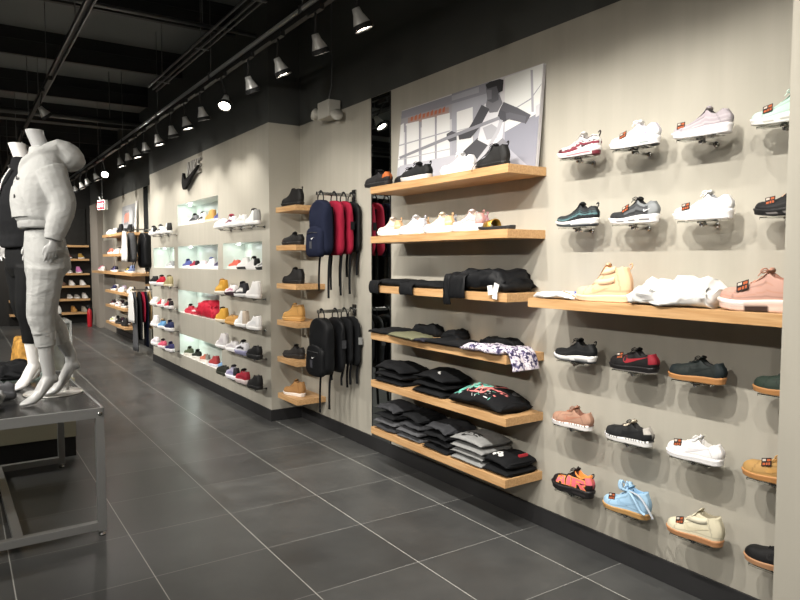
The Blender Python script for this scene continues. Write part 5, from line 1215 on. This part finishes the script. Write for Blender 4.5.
    fuse('hooded_top', hd, hoodie_m, root, .0065, 6, .013, .11)
    if not dark:
        ell_stack([(1.035, .005, 0, .124, .176), (1.045, .005, 0, .132, .184), (1.085, .005, 0, .135, .186), (1.105, .005, 0, .133, .184)], 30).build('hem_band', hoodie_m, root)
        for e, w in ((Le, Lw), (Re, Rw)):
            e, w = Vector(e), Vector(w); limb([(e.lerp(w, .84), .050), (e.lerp(w, .88), .052), (e.lerp(w, .98), .048), (e.lerp(w, 1.0), .043)], 18).build('wrist_cuff', hoodie_m, root)
        # kangaroo pocket curved around the front, two eyelets
        def fr(a, z, o=.0): 
            r = sinterp([(.97, 0), (1.1, .010), (1.2, .018), (1.3, .012)], z); k = .150-.012*sm(1.22, 1.34, z); return (r+(k+o)*math.cos(a), (.200+o)*math.sin(a), z)
        vs = []; n = 12
        for i in range(n+1):
            for j in range(9):
                z = 1.10+.20*j/8; am = .95-.30*sm(.2, 1, j/8); vs.append(fr(-am+2*am*i/n, z, .006 if 0 < i < n and j < 8 else -.006))
        MB().add(vs, [(i*9+j, (i+1)*9+j, (i+1)*9+j+1, i*9+j+1) for i in range(n) for j in range(8)]).build('front_pocket', hoodie_m, root)
        for zz in (1.215, 1.32): 
            p = fr(.42, zz, .006); MB().lathe([(.0, 0), (.011, 0), (.011, .004), (.0, .004)], 10, cap=False).xf(Matrix.Translation(p) @ Matrix.Rotation(PI/2, 4, 'Y')).build('eyelet', M_STEEL, root)
    else:
        MB().tube(bez([(.105, .05, 1.44), (.145, .03, 1.36), (.165, .01, 1.26)], 6), .012, 6, 0, None, .4).build('white_drawcord', C_WHT, root)
    return root
M_MGREY = mat('grey_gloss_figure', '#a9aaa9', .28); M_MWHT = mat('white_gloss_figure', '#e6e5e3', .35)
def wrinkle(m, d=.012, sc=9):
    nt = m.node_tree; b = nt.nodes['Principled BSDF']; tc = nt.nodes.new('ShaderNodeTexCoord'); mp = nt.nodes.new('ShaderNodeMapping'); mp.inputs['Scale'].default_value = (1, 1, 1.7); mp.inputs['Rotation'].default_value = (.3, .5, 0)
    n = nt.nodes.new('ShaderNodeTexNoise'); n.inputs['Scale'].default_value = sc; n.inputs['Detail'].default_value = 4; n.inputs['Distortion'].default_value = .8
    bp = nt.nodes.new('ShaderNodeBump'); bp.inputs['Strength'].default_value = .8; bp.inputs['Distance'].default_value = d
    nt.links.new(tc.outputs['Object'], mp.inputs[0]); nt.links.new(mp.outputs[0], n.inputs['Vector']); nt.links.new(n.outputs['Fac'], bp.inputs['Height'])
    old = b.inputs['Normal'].links[0].from_socket; nt.links.new(old, bp.inputs['Normal']); nt.links.new(bp.outputs['Normal'], b.inputs['Normal']); return m
H_GRY = wrinkle(cloth_m('pale_grey_fleece', '#a3a4a2', .9), .013); H_BLK = cloth_m('black_fleece', '#17181a', .9); L_BLK = cloth_m('black_leggings_cloth', '#111213', .7)
RZ = PI+math.radians(3)
mannequin('grey headless mannequin in pale grey hoodie and joggers on the table', (.44, 4.50, TZ), RZ, M_MGREY, H_GRY, H_GRY)
mannequin('white headless mannequin in black top and leggings behind grey one', (.385, 5.08, TZ), RZ+.3, M_MWHT, H_BLK, L_BLK, True)
st = thing('mannequin_stand', 'round steel base plate with rod behind the grey mannequin foot', 'stand', (.485, 4.73, TZ+.0005))
MB().lathe([(.0, 0), (.172, .0), (.175, .004), (.17, .008), (.0, .01)], 40, cap=False).build('base_plate', mat('polished_steel', '#d6d5d1', .25, .5), st)
MB().tube([(.085, .02, .008), (.07, -.03, .30)], .009, 10).lathe([(.02, .008), (.02, .03)], 12).build('support_rod', M_CHROME, st)
# ---------------------------------------------------------------- overhead: tracks, lamps, pipes; light
def bar_y(name, lab, x, z, y0, y1, w, h, m, cat='beam'):
    o = boxmb((-w/2, 0, -h/2), (w/2, y1-y0, h/2)).build(name, m, None, False); o.location = (x, y0, z); return tag(o, lab, cat)
TXR, TZR = 2.05, 3.28
trk = thing('lighting_track', 'grey steel lighting track running along the aisle above the shoe wall', 'track', (TXR, -2.6, TZR))
TL = 19.6
MB().box((-.02, 0, -.02), (.02, TL, .02)).build('track_rail', M_STEEL, trk, False)
MB().tube([(0, 0, .055), (0, TL, .055)], .021, 12).build('support_tube', mat('galvanised_tube', '#c4c6c6', .3, .5), trk)
for k in range(10):
    y = .9+2.0*k
    MB().tube([(0, y, .06), (0, y, CEIL-TZR)], .004, 6).box((-.024, y-.02, .02), (.024, y+.02, .08)).build('hanger_rod', M_COND, trk)
M_LAMP = mat('white_lamp_glass', '#d6d6d3', .35, .3); M_BULB = mat('lit_bulb', '#ffffff', .4, emit='#fff3e2', estr=26)
def track_lamp(label, x, y, z, aim, group, power, spot=100, soft=.022, blend=.6, tz=TZR):
    o = thing('track_light', label, 'lamp', (x, y, z), 0, group)
    d = Vector(aim)-Vector((x, y, z)); d.normalize()
    rot = d.to_track_quat('-Z', 'Y').to_matrix().to_4x4()
    # cone head, wide open end along the aim
    MB().lathe([(.0, .095), (.024, .095), (.030, .06), (.036, .045), (.056, -.005), (.058, -.03), (.052, -.03), (.030, .03), (.0, .03)], 20, cap=False).xf(rot).build('lamp_head', M_LAMP, o)
    MB().lathe([(.0595, -.034), (.0605, -.002), (.0585, -.002), (.0585, -.034)], 20, cap=False).xf(rot).build('black_ring', M_STEEL, o)
    MB().lathe([(.0, -.027), (.048, -.024), (.05, -.02)], 18, cap=False).xf(rot).build('bulb_face', M_BULB, o)
    top = tz-.02-z
    b = rot @ Vector((0, 0, .09))
    MB().tube([tuple(b), (-.03, .0, top-.05), (-.03, 0, top)], .008, 8).build('arm', M_STEEL, o)
    MB().box((-.045, -.09, top-.035), (-.012, .09, top)).build('track_adapter', M_STEEL, o, False)
    l = bpy.data.lights.new('spot', 'SPOT'); l.energy = power; l.spot_size = math.radians(spot); l.spot_blend = blend; l.shadow_soft_size = soft; l.color = (1, .945, .87)
    lo = bpy.data.objects.new('spot', l); COL.objects.link(lo); lo.parent = o
    lo.matrix_local = Matrix.Translation(d*.05) @ rot
    return o
ORD = 'first second third fourth fifth sixth seventh eighth ninth tenth eleventh twelfth thirteenth fourteenth fifteenth sixteenth seventeenth eighteenth nineteenth twentieth'.split()
LY = [3.49, 4.04, 4.66, 5.26, 5.92, 6.56, 7.10, 7.65, 8.27, 8.92, 9.43, 9.95, 10.47, 11.76, 12.5, 13.4, 14.1, 14.9]
for i, y in enumerate(LY):
    wallx_ = W if y < YC or y > YN else N
    tgt = (wallx_, y+(.15 if i % 2 else -.1), 1.15)
    if i == 4: tgt = (1.3, y-1.1, 1.0)
    if i == 13: tgt = (1.55, y-2.0, 1.75)
    pw = POW if i not in (4, 13) else POW*.6
    if 6.3 < y < 10.8: pw = POW*.95
    if y > 11 and i != 13: pw = POW*2.2
    if i in (2, 3): pw = POW*.5
    if i < 2: pw = POW*.45
    track_lamp('%s cone spotlight on the shoe wall track, counted from the camera' % ORD[i], TXR, y, 3.0, tgt, 'cone spotlights on the shoe wall track', pw)
for i, y in enumerate([2.75, 2.1, 1.5, .9, .2, -1.0]):   # the same track going on over the camera
    track_lamp('%s cone spotlight overhead, on the track above the camera' % ORD[i], TXR, y, 3.0, (W if y > YP else N, y, 1.35 if y > 1.3 else .6), 'cone spotlights above the camera', POW*(.76 if y > 1.3 else .06))
# second track: over the camera and, after a gap, over the far aisle
T2X, T2Z = .85, 3.45
for nm, a, b in (('overhead, feeding the big shoe wall', -2.6, 4.25), ('beyond the mannequins, over the far aisle', 7.7, 17.0)):
    trk2 = thing('lighting_track', 'dark lighting track '+nm, 'track', (T2X, a, T2Z))
    MB().box((-.02, 0, -.02), (.02, b-a, .02)).build('track_rail', M_STEEL, trk2, False)
    for k in range(5): MB().tube([(0, .3+(b-a-.6)*k/4, .02), (0, .3+(b-a-.6)*k/4, CEIL-T2Z)], .004, 6).build('hanger_rod', M_COND, trk2)
for i, (y, t) in enumerate([(.5, (W, 1.6, .75)), (1.3, (W, 2.2, .7)), (2.1, (W, 2.8, .7)), (2.9, (W, 3.6, .7)), (3.5, (W, 4.5, .7)), (4.1, (W, 6.2, 1.0))]):
    track_lamp('%s spotlight overhead on the track facing the big shoe wall' % ORD[i], T2X, y, 3.17, t, 'spotlights facing the big shoe wall', POWK*(.45, 1.05, 1.08, .85, .6, .4)[i], 82, .025, .9, T2Z)
for i, (y, t) in enumerate([(8.2, (N, 8.6, 1.0)), (10.8, (W, 11.8, 1.0)), (13.4, (W, 14.3, 1.0)), (16.2, (2.1, 18.5, 1.0))]):
    track_lamp('%s spotlight on the far aisle track beyond the mannequins' % ORD[i], T2X, y, 3.17, t, 'spotlights over the far aisle', POWK*(.8 if i < 1 else 1.5), 110, .05, .9, T2Z)
# added unseen fill lamps on a third track; two of them brighten the mannequins
trk3 = thing('lighting_track', 'added unseen track for fill lamps over the left half of the shop', 'track', (-1.9, -2.6, T2Z)); MB().box((-.02, 0, -.02), (.02, 19.5, .02)).build('track_rail', M_STEEL, trk3, False)
for k in range(9): MB().tube([(0, 1+2.1*k, .02), (0, 1+2.1*k, CEIL-T2Z)], .004, 6).build('hanger_rod', M_COND, trk3)
for i, (y, tx, ty, tz) in enumerate([(-1.5, -.9, -1.2, 0), (.8, -.3, 2.0, 0), (2.2, .4, 4.5, 1.7), (4.0, .4, 4.9, 1.4), (5.0, -.2, 5.6, 0), (7.0, -.1, 7.8, 0), (9.5, -.1, 10.4, 0), (12.0, -.1, 13.2, 0), (15, -.3, 16, 0)]):
    track_lamp('%s added fill spotlight, out of view over the left half of the shop' % ORD[i], -1.9, y, 3.17, (tx, ty, tz), 'added fill spotlights over the left half', POW3 if i in (2, 3) else POW2, 62 if i in (2, 3) else 124, .06, .9 if i in (2, 3) else .45, T2Z)
# pipes and struts under the ceiling
def strut(lab, x, z, y0, y1):
    o = thing('ceiling_strut', lab, 'strut', (x, y0, z)); MB().box((-.035, 0, -.02), (-.022, y1-y0, .02)).box((.022, 0, -.02), (.035, y1-y0, .02)).box((-.035, 0, .012), (.035, y1-y0, .02)).build('channel', M_COND, o, False)
    for k in range(3): MB().tube([(0, .3+k*(y1-y0-.6)/2, .02), (0, .3+k*(y1-y0-.6)/2, CEIL-z)], .005, 6).build('hanger_rod', M_COND, o)
strut('grey channel strut under the ceiling above the mannequins', .92, 3.6, 3.0, 9.9)
o = thing('conduit_run', 'grey conduits running under the ceiling beside the track', 'conduit', (1.96, 3.0, 3.62))
MB().tube([(-.03, 0, 0), (-.03, 5.2, 0)], .011, 8).tube([(.02, 0, -.02), (.02, 5.2, -.02)], .011, 8).tube([(.055, 0, -.04), (.055, 5.2, -.04)], .009, 8).build('conduit_pipes', M_COND, o)
for k in range(4): MB().tube([(0, .5+1.4*k, 0), (0, .5+1.4*k, CEIL-3.62)], .004, 6).box((-.05, .48+1.4*k, -.055), (.075, .52+1.4*k, -.05)).build('hanger_rod', M_COND, o)
o = thing('cross_pipe', 'dark pipe crossing the ceiling behind the mannequin', 'pipe', (-3.5, 10.4, 3.6)); MB().tube([(0, 0, 0), (5.95, 0, 0)], .04, 12).build('pipe', mat('dark_pipe', '#3a3b3b', .5, .4), o)
for k in range(3): MB().tube([(1+2.2*k, 0, .03), (1+2.2*k, 0, CEIL-3.6)], .006, 6).build('hanger_rod', M_COND, o)
o = thing('cross_pipe', 'thin pipe crossing the ceiling ahead of the thick one', 'pipe', (-3.5, 6.05, 3.7)); MB().tube([(0, 0, 0), (5.9, 0, 0)], .018, 10).build('pipe', M_COND, o)
for k in range(3): MB().tube([(1+2.2*k, 0, .01), (1+2.2*k, 0, CEIL-3.7)], .006, 6).build('hanger_rod', M_COND, o)
w = bpy.data.worlds.new('world'); SC.world = w; w.use_nodes = True
w.node_tree.nodes['Background'].inputs['Color'].default_value = (.02, .02, .02, 1)
SC.view_settings.exposure = EXPO
